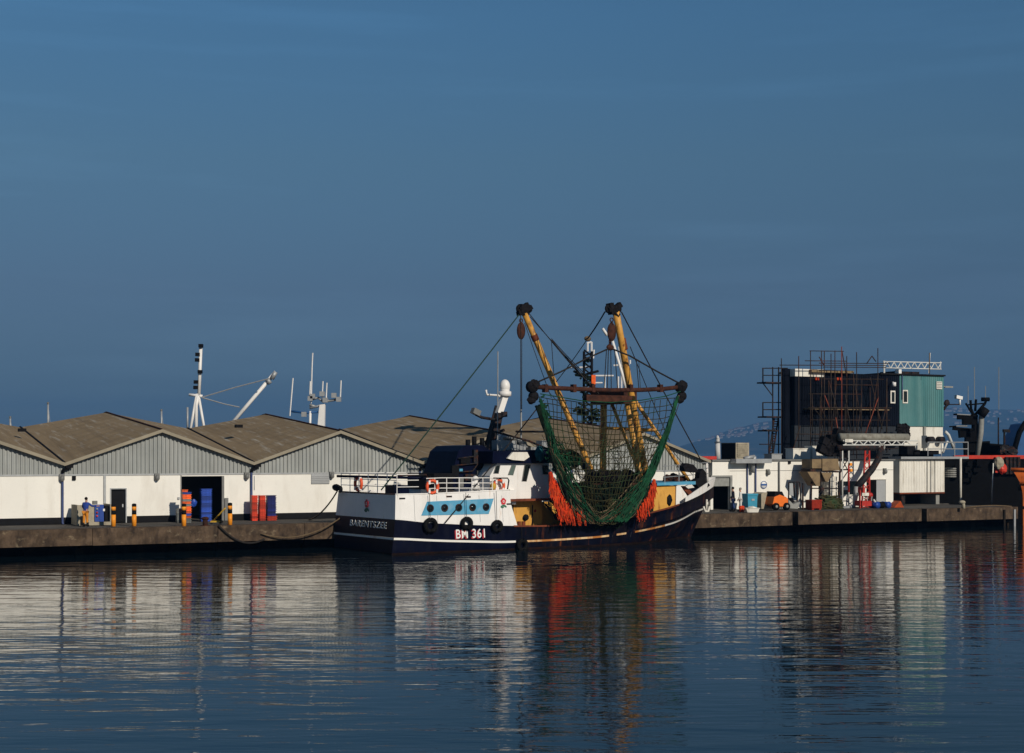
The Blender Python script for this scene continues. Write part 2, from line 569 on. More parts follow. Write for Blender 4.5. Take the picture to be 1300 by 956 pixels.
hl.smooth = True
hl.grid(hill_pt, 120, 18)
tag(hl.build('hills', 'hill_green'), 'hazy blue hills across the bay', kind='structure')
hp, first = 0, None
spots = []
for _ in range(60):
    spots.append((random.gauss(938, 22), random.uniform(.34, .62)))
for _ in range(70):
    spots.append((random.uniform(1200, 1335), random.choice([random.uniform(.55, .64), random.uniform(.28, .5)])))
for px, v in spots:
    u = (px - 700) / 1700
    x, y, z = hill_pt(u, v)
    L, D, H = random.uniform(9, 26), random.uniform(9, 14), random.uniform(5, 9)
    h = MB()
    h.box((x - L / 2, y - D / 2, z - 4), (x + L / 2, y + D / 2, z + H))
    h.mi = 1
    h.prism([(y - D / 2 - .3, z + H + .01), (y + D / 2 + .3, z + H + .01), (y, z + H + D * .35)], 's', x - L / 2 - .3, x + L / 2 + .3)
    one(h, 'house', ['far_house', 'far_roof'], 'small pale house among many on the hazy hillside across the bay', 'house', W, (x, y, z), 'houses on the far hillside')

# --- lighthouse on its breakwater
LY = 640
bk = MB()
for i in range(60):
    x0 = -20 + i * 4.2
    bk.prism([(LY - 7, -1.5), (LY + 7, -1.5), (LY + 3.4, 2.9 + random.uniform(-.2, .2)), (LY - 3.4, 2.9)], 's', x0 + 60, x0 + 64.25)
tag(bk.build('breakwater', 'rock', None, W, (80, LY, 0)), 'long rock breakwater', kind='structure')
lx = (911 - CX) / F * LY
lh = thing('lighthouse', 'small white lighthouse beyond the flat white building roof', 'lighthouse', W, (lx, LY, 2.8))
zz = lambda py: CAMZ - (py - HY) * LY / F
t = MB(); t.tube([(lx, LY, 2.8), (lx, LY, zz(562))], 1.25, 14, 1.0); t.build('tower', 'far_white', lh)
t = MB(); t.cyl((lx, LY, zz(562)), (lx, LY, zz(561)), 1.45); t.build('gallery', 'lamp_grey', lh)
t = MB(); t.cyl((lx, LY, zz(561)), (lx, LY, zz(557.5)), .85); t.build('lantern', 'far_white', lh)
t = MB(); t.tube([(lx, LY, zz(557.5)), (lx, LY, zz(554.5)), (lx, LY, zz(552.5))], 1.0, 12, .1); t.build('dome', 'far_white', lh)

# ================================================================ WAREHOUSE
WF = 6.5
sv0, sv4 = Q.s_at(81, WF), Q.s_at(899, WF)
BW = (sv4 - sv0) / 4
bays = [(sv0 + i * BW, sv0 + (i + 1) * BW) for i in (-2, -1, 0, 1, 2, 3)]
S0, S1 = bays[0][0], bays[-1][1]
wh = thing('warehouse', 'long white fish market warehouse with grey gables and folded brown roof', 'warehouse', Q, (S0, WF, G))
ZT, ZV, ZP, ZVB, ZPB, WM, WB = 4.7, 5.45, 7.6, 7.95, 9.1, 22.5, 38.5


def sx(px, w=WF): return Q.s_at(px, w)
def zx(py, px, w=WF): return Q.z_at(py, Q.s_at(px, w), w)


door_big = (sx(230), sx(284), G, zx(604.5, 257))
door_sm = (sx(141), sx(159.5), G, zx(621, 150))
m = MB().wall(S0, S1, G + .003, ZT, WF, WF + .3, [door_big, door_sm])
m.box((S0, WF + .3, G), (S0 + .3, WB, ZT)); m.box((S1 - .3, WF + .3, G), (S1, WB, ZT)); m.box((S0, WB, G), (S1, WB + .3, ZT))
m.build('wall', 'white_wall', wh)
m = MB()
for a, b in ((S0, door_sm[0]), (door_sm[1], door_big[0]), (door_big[1], S1)):
    m.box((a, WF - .03, G + .004), (b, WF - .002, G + .42))
m.build('shade_black', 'shade_black', wh)  # black band paints the shade along the foot of the wall
# inner partition keeps the inside dark
m = MB().box((S0 + .5, WF + 9, G), (S1 - .5, WF + 9.2, ZT + .5)); m.build('partition', 'lamp_grey', wh)
m = MB(); m.box((door_sm[0] - .07, WF - .04, G), (door_sm[0], WF + .1, door_sm[3] + .07)); m.box((door_sm[1], WF - .04, G), (door_sm[1] + .07, WF + .1, door_sm[3] + .07))
m.box((door_sm[0], WF - .04, door_sm[3]), (door_sm[1], WF + .1, door_sm[3] + .07)); m.build('door_frame', 'galv', wh)
doorway_shade = MB().box((door_sm[0] + .04, WF + .16, G + .05), (door_sm[1] - .04, WF + .21, door_sm[3] - .02)).build('door', 'shade_black', wh)  # near-black leaf stands in for the unlit inside of the open doorway
MB().box((door_sm[1] - .2, WF + .10, G + 1.0), (door_sm[1] - .12, WF + .16, G + 1.2)).build('handle', 'galv', doorway_shade)
m = MB(); m.box((door_big[1] - .14, WF - .06, G), (door_big[1] + .02, WF + .05, door_big[3])); m.box((door_big[0] - .05, WF - .03, G), (door_big[0] + .02, WF + .05, door_big[3] + .06))
m.build('doorway_frame', 'lamp_grey', wh)
for i, (a, b) in enumerate(bays):
    mid = (a + b) / 2
    g = MB()
    g.prism([(a, ZT + .004), (b, ZT + .004), (b, ZV - .12), (mid, ZP - .12), (a, ZV - .12)], 'w', WF + .05, WF + .25)
    n = 46
    for j in range(n):
        s0 = a + (j + .12) * (b - a) / n
        s1 = s0 + (b - a) / n * .62
        tt = lambda s: ZV - .13 + (ZP - ZV) * (1 - abs(s - mid) / ((b - a) / 2))
        g.add([(s0, WF + .048, ZT + .01), (s0 + .03, WF - .03, ZT + .01), (s1 - .03, WF - .03, ZT + .01), (s1, WF + .048, ZT + .01),
               (s0, WF + .048, tt(s0)), (s0 + .03, WF - .03, tt(s0)), (s1 - .03, WF - .03, tt(s1)), (s1, WF + .048, tt(s1))],
              [(0, 1, 5, 4), (1, 2, 6, 5), (2, 3, 7, 6), (0, 3, 2, 1), (4, 5, 6, 7)])
    g.build('gable_cladding', 'cladding_grey', wh)
    r = MB()
    wo = WF - .35
    for (sa, za, zab, sb, zb, zbb) in ((a, ZV, ZVB, mid, ZP, ZPB), (mid, ZP, ZPB, b, ZV, ZVB)):
        for (w0, w1, k0, k1) in ((wo, WM, 0, 1), (WM, WB + .3, 1, 0)):
            def fn(u, v, sa=sa, sb=sb, za=za, zb=zb, zab=zab, zbb=zbb, w0=w0, w1=w1, k0=k0, k1=k1, o=0.0):
                kk = k0 + (k1 - k0) * v
                zl = za + (zab - za) * kk
                zr = zb + (zbb - zb) * kk
                return (sa + (sb - sa) * u, w0 + (w1 - w0) * v, zl + (zr - zl) * u + o)
            r.grid(fn, 1, 10)
            r.grid(lambda u, v: fn(u, v, o=-.1), 1, 10)
    r.build('roof', 'roof_sheet', wh)
    bb = MB()
    for (sa, za, sb, zb) in ((a, ZV, mid, ZP), (mid, ZP, b, ZV)):
        bb.prism([(sa, za - .17), (sb, zb - .17), (sb, zb + .04), (sa, za + .04)], 'w', wo - .05, wo - .002)
    bb.build('bargeboard', 'barge', wh)
    rc = MB()
    rc.tube([(mid, wo, ZP + .02), (mid, WM, ZPB + .02), (mid, WB, ZP + .02)], .07, 5)
    rc.build('ridge_shadow', 'rusty', wh)  # dark tube drawn as the thin shadow line along the ridge
    vg = MB()
    vg.tube([(a, wo, ZV + .01), (a, WM, ZVB + .01)], .09, 5)
    vg.build('valley_gutter', 'black', wh)
    # fascia strip between wall and cladding
    MB().box((a, WF - .05, ZT - .05), (b, WF - .002, ZT + .05)).build('drip_strip', 'galv', wh)
    # rain pipe below the valley
    rp = MB()
    rp.tube([(a + .35, WF - .28, ZV - .1), (a + .2, WF - .28, ZV - .35), (a - .1, WF - .15, ZV - .45), (a - .1, WF - .12, ZT + .1)], .09, 8)
    rp.box((a + .05, WF - .36, ZV - .3), (a + .5, WF - .1, ZV - .05))
    rp.build('rainwater_head', 'black', wh)
    MB().tube([(a - .1, WF - .12, ZT + .1), (a - .1, WF - .12, G + .1), (a - .1, WF - .28, G + .02)], .075, 8).build('downpipe', 'pipe_blue', wh)
# end gable walls up to the roof
MB().prism([(WF + .3, ZT + .003), (WB, ZT + .003), (WB, ZV - .15), (WM, ZVB - .15), (WF + .3, ZV - .15)], 's', S1 - .25, S1 - .05).build('end_wall', 'cladding_grey', wh)
for px, py in ((79, 606), (200, 605), (314, 603.5), (422, 602.5), (-150, 607)):
    lm = MB()
    s, w, z = Q.p(px, py, WF - .25)
    lm.box((s - .16, WF - .2, z - .18), (s + .16, WF - .002, z + .2))
    lm.ball((s, WF - .24, z - .08), (.15, .13, .2), 10, 6)
    lm.build('wall_lamp', 'lamp_grey', wh)
s, w, z = Q.p(93.5, 606.5, WF)
MB().box((s - .1, WF - .12, z - .15), (s + .12, WF - .002, z + .12)).build('alarm_box', 'black', wh)
s0, s1 = sx(395), sx(418)
za, zb = zx(614, 400), zx(601.5, 400)
vt = MB().box((s0, WF - .05, za), (s1, WF - .002, zb))
for j in range(5):
    vt.box((s0, WF - .09, za + j * .12), (s1, WF - .05, za + j * .12 + .05))
vt.build('vent_grille', 'shutter', wh)
s = sx(132.5)
MB().box((s - .06, WF - .1, G + .45), (s + .08, WF - .002, ZT - .06)).build('cable_trunking', 'galv', wh)
s = sx(322.8)
MB().box((s - .025, WF - .05, ZT - 1.1), (s + .025, WF - .002, ZT - .15)).build('conduit', 'galv', wh)
s = sx(226.5)
MB().box((s - .07, WF - .08, G + 1.45), (s + .07, WF - .002, G + 1.6)).build('switch_box', 'galv', wh)
# black rubber strip beside the doorway
s = sx(287)
MB().box((s - .12, WF - .14, G), (s + .12, WF - .062, G + 1.5)).build('door_guard', 'lamp_grey', wh)
# ventilator mark low on the roof
for px, py, w in ((303, 541, 14), (28, 546, 14)):
    s, w, z = Q.p(px, py, w)
    MB().cbox((s, w, z), (.5, .4, .22)).build('roof_vent', 'black', wh)


# ================================================================ QUAYSIDE, LEFT
def crate_mesh(w=.60, d=.42, h=.165):
    c = MB()
    t = .02
    c.prism([(-w / 2 + .03, -d / 2 + .02), (w / 2 - .03, -d / 2 + .02), (w / 2 - .03, d / 2 - .02), (-w / 2 + .03, d / 2 - .02)], 'z', 0, t)
    for sg in (-1, 1):
        c.box((-w / 2 + .04, sg * (d / 2 - .06), t), (w / 2 - .04, sg * (d / 2 - .04), h - .05))
        c.box((sg * (w / 2 - .06), -d / 2 + .06, t), (sg * (w / 2 - .04), d / 2 - .06, h - .05))
        c.box((-w / 2, sg * (d / 2 - .035), h - .05), (w / 2, sg * d / 2, h - .012))
        c.box((sg * (w / 2 - .035), -d / 2 + .036, h - .05), (sg * w / 2, d / 2 - .036, h - .012))
        for q in (-.3, 0, .3):
            c.box((q * w - .015, sg * (d / 2 - .038), .01), (q * w + .015, sg * (d / 2 - .012), h - .051))
    return c


CR = {}
ORD = ['lowest', 'second', 'third', 'fourth', 'fifth', 'sixth', 'seventh', 'eighth', 'ninth', 'tenth', 'eleventh', 'twelfth', 'thirteenth', 'fourteenth', 'fifteenth']


def crate(colr, s, w, z, label, group, sc3=(1, 1, 1)):
    if colr not in CR:
        o = crate_mesh().build('fish_crate', 'crate_' + colr)
        CR[colr] = o
        first = True
    else:
        o = CR[colr].copy()
        C.objects.link(o)
    o.location = Q.world(s + random.uniform(-.012, .012), w + random.uniform(-.012, .012), z)
    o.rotation_euler = (0, 0, Q.a + random.uniform(-.02, .02))
    o.scale = sc3
    tag(o, label, 'crate', group)


def ordw(i, n):
    return 'topmost' if i == n - 1 else ORD[i]


# blue tower inside the doorway
s = sx(261.5, 6.0)
for i in range(14):
    crate('blue', s, 6.05, G + i * .153, f'{ordw(i, 14)} blue fish crate of the tall tower standing in the dark doorway', 'blue crates in the doorway', (1.25, 1, .93))
# mixed tower left of the doorway
seq = ['grey', 'grey', 'orange', 'blue', 'orange', 'orange', 'orange', 'grey', 'orange', 'grey', 'orange', 'orange', 'blue', 'orange']
s = sx(236.5, 4.6)
for i, c in enumerate(seq):
    crate(c, s - (.12 if i == 13 else 0), 4.6, G + i * .153, f'{ordw(i, 14)} crate, {c}, of the mixed tower behind the bollard at the doorway', 'mixed crates beside the doorway', (1.0 if i < 13 else .66, 1, .93))
s = sx(229, 4.9)
for i in range(6):
    crate('grey', s, 5.2, G + i * .153, f'{ordw(i, 6)} grey crate of the low tower left of the mixed crate tower', 'grey crates beside the doorway', (.6, 1, .93))
# red and blue towers by the downpipe
sa, sb, scx = sx(323.3, 5.3), sx(332.3, 5.3), sx(344, 5.3)
for i in range(11):
    crate('red', sa, 5.45, G + i * .153, f'{ordw(i, 11)} red crate of the left tower beside the warehouse downpipe', 'red crates beside the downpipe', (.72, 1, .93))
    crate('red', sb, 5.3, G + i * .153, f'{ordw(i, 11)} red crate of the right tower, next to the navy crates', 'red crates beside the downpipe', (.74, 1, .93))
for i in range(2):
    crate('red', scx, 5.25, G + i * .153, f'{["lower", "upper"][i]} wide red crate beneath the navy crates', 'red crates beside the downpipe', (1.2, 1, .93))
for i in range(9):
    crate('deepblue', scx, 5.3, G + (i + 2) * .153, f'{ordw(i, 9)} navy blue crate of the tower standing on two red crates', 'navy crates on red ones', (1.1, 1, .93))
# blue sack sticking out of the mixed tower
x = Q.p(245.8, 638.5, 4.7)
bg = MB().ball(x, (.22, .14, .24), 10, 7, .18)
one(bg, 'plastic_sack', 'crate_blue', 'crumpled blue plastic sack hooked on the side of the mixed crate tower', 'sack', Q, x)

# striped bollards
bolls = [(144, 668.3, 'striped orange bollard in front of the dark personnel door', 5), (170.3, 668, 'striped orange bollard against the white wall right of the personnel door', 5),
         (233.5, 668, 'striped orange bollard in front of the mixed crate tower', 5), (292, 666.5, 'striped orange bollard between big doorway and red crates', 5)]
b0 = None
for px, py, lab, _ in bolls:
    gx, gy, gz = ground(px, py)
    if b0 is None:
        b = MB(); b.smooth = True
        zs = [0, .72, .98, 1.2, 1.34]
        for i, (z0, z1) in enumerate(zip(zs, zs[1:])):
            b.mi = i % 2
            b.cyl((0, 0, z0 + .001), (0, 0, z1), .14, 14)
        b.mi = 1
        b.ball((0, 0, 1.34), (.14, .14, .06), 12, 6)
        b0 = b.build('bollard', ['orange_paint', 'black'])
        o = b0
    else:
        o = b0.copy(); C.objects.link(o)
    o.location = (gx, gy, gz)
    tag(o, lab, 'bollard', 'striped bollards on the quay')

# low concrete enclosure with the blue cabinet
e0 = ground(98, 668)[1]
se, we = Q.s_at(98, 4.2), 4.2
s1 = Q.s_at(142, 4.2)
en = thing('concrete_enclosure', 'low beige concrete enclosure around the blue cabinet by the warehouse', 'enclosure', Q, (se, 4.2, G))
MB().box((se, 4.2, G), (se + .18, 6.0, G + 1.25)).build('end_panel', 'beige_concrete', en)
MB().box((Q.s_at(112, 4.2), 4.2, G), (Q.s_at(119.5, 4.2), 4.4, G + 1.28)).build('front_panel', 'beige_concrete', en)
MB().box((s1 - .1, 4.2, G), (s1, 6.0, G + 1.28)).build('end_panel', 'beige_concrete', en)
MB().box((Q.s_at(112, 4.2), 4.0, G), (s1, 4.195, G + .2)).build('kerb', 'beige_concrete', en)
MB().box((se + .2, 5.9, G), (s1 - .12, 6.05, G + 1.2)).build('rear_panel', 'beige_concrete', en)
MB().box((Q.s_at(133, 4.6), 4.6, G + .2), (s1 - .12, 4.75, G + 1.2)).build('grille_panel', 'shade_black', en)
ca, cb = Q.s_at(120.3, 4.5), Q.s_at(131.8, 4.5)
cab = thing('electrical_cabinet', 'blue quay power cabinet with sockets inside the concrete enclosure', 'cabinet', Q, (ca, 4.5, G + .2))
MB().box((ca, 4.5, G + .2), (cb, 5.1, G + 1.25)).build('housing', 'cabinet_blue', cab)
MB().box((ca + .28, 4.47, G + .3), (cb - .05, 4.498, G + 1.15)).build('door', 'cabinet_blue', cab)
for j in range(3):
    MB().cyl((ca + .13, 4.42, G + .55 + j * .22), (ca + .13, 4.498, G + .55 + j * .22), .06, 10).build('socket', 'crate_red' if j < 2 else 'galv', cab)
MB().box((ca + .5, 4.46, G + .85), (ca + .62, 4.469, G + 1.0)).build('notice', 'off_white', cab)
x = Q.p(121.3, 640, 4.45)
one(MB().box((x[0] - .15, 4.45, G + 1.285), (x[0] + .12, 4.75, G + 1.5)), 'tool_box', 'lamp_grey', 'small grey box on top of the concrete enclosure by the worker', 'box', Q, x)

# iron mooring bollards, hose, pallet truck
g = ground(260.5, 667.5)
mb = MB(); mb.tube([(g[0], g[1], G), (g[0], g[1], G + .4)], .16, 10); mb.ball((g[0], g[1], G + .45), (.24, .24, .12), 12, 6); mb.cyl((g[0], g[1], G), (g[0], g[1], G + .04), .3)
one(mb, 'mooring_bollard', 'rusty', 'rusty iron mooring bollard in front of the blue crate tower', 'mooring bollard', W, g)
g = ground(278, 665)
sg, wg = 0, 0
tk = thing('pallet_truck', 'yellow hand pallet truck parked at the right side of the doorway', 'pallet truck', W, g)
MB().tube([(g[0] - .35, g[1], G + .2), (g[0] + .35, g[1], G + .95), (g[0] + .42, g[1], G + 1.0)], .05, 8).build('handle', 'buoy_yellow', tk)
MB().box((g[0] - .5, g[1] - .25, G + .1), (g[0] + .1, g[1] - .1, G + .2)).box((g[0] - .5, g[1] + .1, G + .1), (g[0] + .1, g[1] + .25, G + .2)).build('forks', 'buoy_yellow', tk)
MB().cyl((g[0] + .1, g[1] - .1, G + .14), (g[0] + .1, g[1] + .1, G + .14), .13).build('wheel', 'rubber', tk)

# ================================================================ TRAWLER
L = 28.6


def hb(l):            # half breadth at the rail
    if l < 2: return 3.85 + .15 * l / 2
    if l < 16: return 4.0
    t = (l - 16) / (L - 16)
    return max(.02, 4.0 * (1 - t ** 2.3) ** .85 if t < 1 else .02)


def hbw(l):           # half breadth at the waterline
    if l < 14: return hb(l) * .97
    t = (l - 14) / (L - 2.2 - 14)
    return max(.015, 3.9 * (1 - min(t, 1) ** 1.9))


LS = [i * L / 120 for i in range(121)]
PXS = [B.px(l, -hb(l)) for l in LS]


def l_of(px):
    for i in range(120):
        if PXS[i] <= px <= PXS[i + 1]:
            return LS[i] + (LS[i + 1] - LS[i]) * (px - PXS[i]) / max(1e-6, PXS[i + 1] - PXS[i])
    return 0 if px < PXS[0] else L


def curve(tab):
    pts = []
    for px, py in tab:
        l = l_of(px)
        pts.append((l, B.z_at(py, l, -hb(l))))

    def fn(l):
        if l <= pts[0][0]: return pts[0][1]
        for (a, za), (b, zb) in zip(pts, pts[1:]):
            if l <= b:
                if b - a < 1e-6: return zb
                return za + (zb - za) * (l - a) / (b - a)
        return pts[-1][1]
    return lambda l: (fn(l - .8) + fn(l - .4) + fn(l) + fn(l + .4) + fn(l + .8)) / 5


z_rail = curve([(505, 659), (540, 664), (600, 667), (650, 668), (700, 667.6), (750, 663), (790, 658.5), (813, 654), (857, 642.5), (888, 629), (901, 621), (907, 616)])
z_line = curve([(505, 685), (560, 688), (640, 689.5), (700, 687), (760, 683), (800, 678), (840, 671), (870, 664), (895, 652), (905, 647)])
z_top = curve([(505, 628), (540, 627.5), (600, 625), (651, 622)])


def sec(l, z):        # half breadth of the hull side at height z
    zt = z_rail(l)
    if z >= zt: return hb(l) - .10 * (z - zt)
    k = max(0.0, min(1.0, z / max(zt, .2)))
    k = k ** .75
    return hbw(l) + (hb(l) - hbw(l)) * k if z > 0 else hbw(l) * (1 + .12 * z)


def stem(l, z):       # rake of the bow and the transom
    zt = z_rail(l)
    k = 1 - max(-.3, min(1, z / max(zt, .2)))
    t = l / L
    r = 0.0
    if l < 3: r = -.28 * (1 - l / 3) * max(0, (3.6 - z)) / 3.6 * -1
    return l - (max(0, t - .6) / .4) ** 2 * 2.2 * k - (r if l < 3 else 0)


def hp(l, z, sg, off=0.0):
    return (stem(l, z), sg * (sec(l, z) + off), z)


tr = thing('trawler', 'navy and white beam trawler with ochre gantry moored against the quay', 'fishing boat', B, (0, 0, 0))
zr = [-.9, -.3, 0, .12]
hull = MB(); hull.smooth = True
NL = 90


def hz(l, v):
    rows = [-.9, -.2, .1]
    top = z_rail(l)
    if v < .25: return -.9 + v / .25 * 1.0
    return .1 + (top - .1) * (v - .25) / .75


NV = 16
for sg in (-1, 1):
    hull.grid(lambda u, v: hp(u * L, hz(u * L, v), sg), NL, NV)
# bulwark thickness and inner face
for sg in (-1, 1):
    hull.grid(lambda u, v: (stem(u * L, z_rail(u * L)), sg * max(0, hb(u * L) - .09 * v * 2), z_rail(u * L) - (0 if v < .5 else .9 * (v - .5) * 2)), NL, 4)
hull.smooth = False
hull.grid(lambda u, v: (stem(0, hz(0, v)), (u * 2 - 1) * sec(0, hz(0, v)), hz(0, v)), 6, NV)
for i, f in enumerate(hull.f):
    zc = sum(hull.v[k][2] for k in f) / len(f)
    lc = sum(hull.v[k][0] for k in f) / len(f)
    hull.m[i] = 1 if zc < .14 else (0 if lc > l_of(655) else 2)
hull.build('hull', ['hull_navy', 'antifoul', 'hull_navy_clean'], tr)


def strip(l0, l1, zf, h, off, name, mt, sg=-1, n=60, th=.03):
    m = MB()
    m.grid(lambda u, v: hp(l0 + (l1 - l0) * u, zf(l0 + (l1 - l0) * u) + h * v, sg, off), n, 1)
    m.grid(lambda u, v: hp(l0 + (l1 - l0) * u, zf(l0 + (l1 - l0) * u) + h * (1 if v > .5 else 1), sg, off * (1 - v) - .01 * v), n, 1)
    m.grid(lambda u, v: hp(l0 + (l1 - l0) * u, zf(l0 + (l1 - l0) * u), sg, off * (1 - v) - .01 * v), n, 1)
    return m.build(name, mt, tr)


for sg in (-1, 1):
    strip(0, l_of(655), z_line, .13, .05, 'white_stripe', 'white_stripe', sg)
    strip(l_of(668), l_of(774), z_line, .12, .05, 'white_stripe', 'rust_stripe', sg)
    strip(l_of(784), l_of(797), z_line, .12, .05, 'white_stripe', 'rust_stripe', sg)
    strip(l_of(809), l_of(852), z_line, .12, .05, 'white_stripe', 'rust_stripe', sg)
    strip(l_of(852), L - .1, z_line, .12, .05, 'white_stripe', 'white_stripe', sg)
    strip(l_of(652), l_of(862), lambda l: z_rail(l) - .05, .10, .06, 'rubbing_rail', 'rust_rail', sg)
# stripe across the transom
m = MB()
m.grid(lambda u, v: (stem(0, z_line(0) + .13 * v) - .05, (u * 2 - 1) * (sec(0, z_line(0)) + .04), z_line(0) + .13 * v - .0 * u), 2, 1)
m.grid(lambda u, v: (stem(0, z_line(0)) - .05 + .06 * v, (u * 2 - 1) * (sec(0, z_line(0)) + .04), z_line(0) + .13), 2, 1)
m.build('transom_stripe', 'white_stripe', tr)

# white raised quarter: sides, transom, deck
LQ = l_of(650)
LQ0 = l_of(657)
up = MB(); up.smooth = True
for sg in (-1, 1):
    up.grid(lambda u, v: (stem(u * (LQ0 + (LQ - LQ0) * min(1, v * 1.6)), z_rail(u * LQ) + (z_top(u * LQ) - z_rail(u * LQ)) * v),
                          sg * sec(u * LQ, z_rail(u * LQ) + (z_top(u * LQ) - z_rail(u * LQ)) * v + .02), z_rail(u * LQ) + .003 + (z_top(u * LQ) - z_rail(u * LQ)) * v), 40, 8)
    up.grid(lambda u, v: (stem(u * LQ, z_top(u * LQ)), sg * (sec(u * LQ, z_top(u * LQ)) - .12 * v), z_top(u * LQ) + .004 - (.55 * max(0, v - .5) * 2)), 40, 2)
up.smooth = False
up.grid(lambda u, v: (stem(0, z_rail(0) + (z_top(0) - z_rail(0)) * v), (u * 2 - 1) * sec(0, z_rail(0) + (z_top(0) - z_rail(0)) * v + .02), z_rail(0) + .003 + (z_top(0) - z_rail(0)) * v), 6, 6)
up.grid(lambda u, v: (stem(0, z_top(0)) + .12, (u * 2 - 1) * (hb(0) - .1), z_rail(0) + (z_top(0) - z_rail(0)) * v), 6, 2)
up.build('quarter_bulwark', 'white_paint', tr)
MB().prism([(.15, -3.7), (LQ, -3.85), (LQ, 3.85), (.15, 3.7)], 'z', 2.75, 2.95).build('quarter_deck', 'deck_brown', tr)
cap = MB()
for sg in (-1, 1):
    cap.tube([(stem(u / 30 * LQ, z_top(u / 30 * LQ)), sg * (sec(u / 30 * LQ, z_top(u / 30 * LQ)) - .03), z_top(u / 30 * LQ) + .01) for u in range(31)], .055, 6)
cap.build('bulwark_cap', 'white_paint', tr)
MB().tube([(stem(0, z_top(0)), -3.6, z_top(0) + .02), (stem(0, z_top(0)), 3.6, z_top(0) + .02)], .05, 6).build('bulwark_cap', 'dark_metal', tr)
# main deck
MB().prism([(LQ - .5, -3.7), (l_of(815), -3.3), (l_of(850), -2.4), (l_of(880), -1.0), (l_of(880), 1.0), (l_of(850), 2.4), (l_of(815), 3.3), (LQ - .5, 3.7)], 'z', .55, .7).build('main_deck', 'deck_brown', tr)

# light blue panel with portholes
NB = lambda px, py: (lambda l: (l, -hb(l), B.z_at(py, l, -hb(l))))(l_of(px))
pa = [NB(536, 654.5), NB(543.5, 637), NB(628.5, 633), NB(621, 652.5)]


def panel_pt(u, v, o):
    a = Vector(pa[0]).lerp(Vector(pa[3]), u); b = Vector(pa[1]).lerp(Vector(pa[2]), u)
    q = a.lerp(b, v)
    return (stem(q.x, q.z), -(sec(q.x, q.z + .02) + o), q.z)


m = MB()
m.grid(lambda u, v: panel_pt(u, v, .03), 12, 3)
for e in (0, 1):
    m.grid(lambda u, v: panel_pt(u, e, .03 - .06 * v), 12, 1)
    m.grid(lambda u, v: panel_pt(e, u, .03 - .06 * v), 3, 1)
bp_ = m.build('blue_panel', 'sky_panel', tr)
for px in (546.8, 565, 583, 600.6, 617.8):
    x = NB(px, 645.3 - (px - 547) * .022)
    yb = -(sec(x[0], x[2]) + .03)
    f_ = MB().ring((x[0], yb - .03, x[2]), .20, .045, 'w', 20, 6).build('porthole', 'dark_metal', tr)
    MB().cyl((x[0], yb - .035, x[2]), (x[0], yb + .01, x[2]), .19, 18).build('pane', 'glass_dark', f_)

for px in (527, 556, 610, 639):
    q0, q1 = NB(px, 629), NB(px, 663)
    MB().tube([(q0[0], -(sec(q0[0], q0[2]) + .006), q0[2]), (q0[0], -(sec(q0[0], q1[2]) + .006), q1[2])], .012, 4).build('plate_seam', 'galv', tr)
for px, py in ((512, 633), (572, 630.5), (596, 631), (648, 640)):
    x = NB(px, py)
    MB().box((x[0] - .2, -(sec(x[0], x[2]) + .015), x[2] - .05), (x[0] + .2, -(sec(x[0], x[2]) - .05), x[2] + .05)).build('scupper', 'dark_metal', tr)
# names
zc = B.z_at(664.5, 0, 0)
text('BARENTSZEE', 'name_lettering', .56, 'text_white', tr, (stem(0, zc - .2) - .035, -.55, zc - .2), (R(90), 0, R(-90)), 4.7, .10, .004)
xa, xb = NB(579.5, 683.5), NB(616, 683.5)
md = (xa[0] + xb[0]) / 2
text('BM 361', 'number_lettering', .78, 'text_white', tr, (md, -(sec(md, 1.2) + .06), xa[2] + .0), (R(90 - 4), 0, 0), (xb[0] - xa[0]), 0, .008)
text('BM 361', 'number_shadow', .78, 'text_red', tr, (md - .07, -(sec(md, 1.2) + .035), xa[2] - .05), (R(90 - 4), 0, 0), (xb[0] - xa[0]), 0, .014)


def rose(pos, axis, sc_=1.0):
    def P(u, v, o):
        return (pos[0] + u * sc_, pos[1] - o, pos[2] + v * sc_) if axis == 'w' else (pos[0] - o, pos[1] - u * sc_, pos[2] + v * sc_)
    m = MB()

    def disc(cu, cv, ru, rv, o, rot=0):
        n = 14
        pts = []
        for j in range(n):
            a = 2 * math.pi * j / n
            u, v = ru * math.cos(a), rv * math.sin(a)
            pts.append((cu + u * math.cos(rot) - v * math.sin(rot), cv + u * math.sin(rot) + v * math.cos(rot)))
        m.add([P(u, v, o) for u, v in pts] + [P(u, v, 0) for u, v in pts], [tuple(range(n))] + [(j, (j + 1) % n, n + (j + 1) % n, n + j) for j in range(n)])
    m.mi = 1
    m.add([P(-.02, -.42, .02), P(.03, -.42, .02), P(.05, 0, .02), P(0, 0, .02)], [(0, 1, 2, 3)])
    disc(-.14, -.27, .17, .08, .022, .5); disc(.16, -.27, .17, .08, .022, -.6); disc(-.1, -.38, .12, .06, .024, .2)
    m.mi = 0
    for j in range(5):
        a = R(90 + 72 * j)
        disc(.13 * math.cos(a), .12 + .15 * math.sin(a), .13, .13, .027 + j * .001)
    m.mi = 2
    disc(0, .12, .09, .1, .036)
    m.mi = 0
    disc(0, .12, .05, .055, .040)
    m.build('rose_emblem', ['rose_red', 'leaf_green', 'text_white'], tr)


zc = B.z_at(641.5, 0, 0)
rose((stem(0, zc) - .03, -.05 - .2, zc), 's', .95)
x = NB(640.5, 638.5)
rose((x[0], -(sec(x[0], x[2]) + .012), x[2]), 'w', .78)

# ---- wheelhouse and deckhouse
BW_ = -3.2
P3 = lambda px, py, w=BW_: B.p(px, py, w)


def side_poly(pts, w):
    return [(P3(px, py, w)[0], P3(px, py, w)[2]) for px, py in pts]


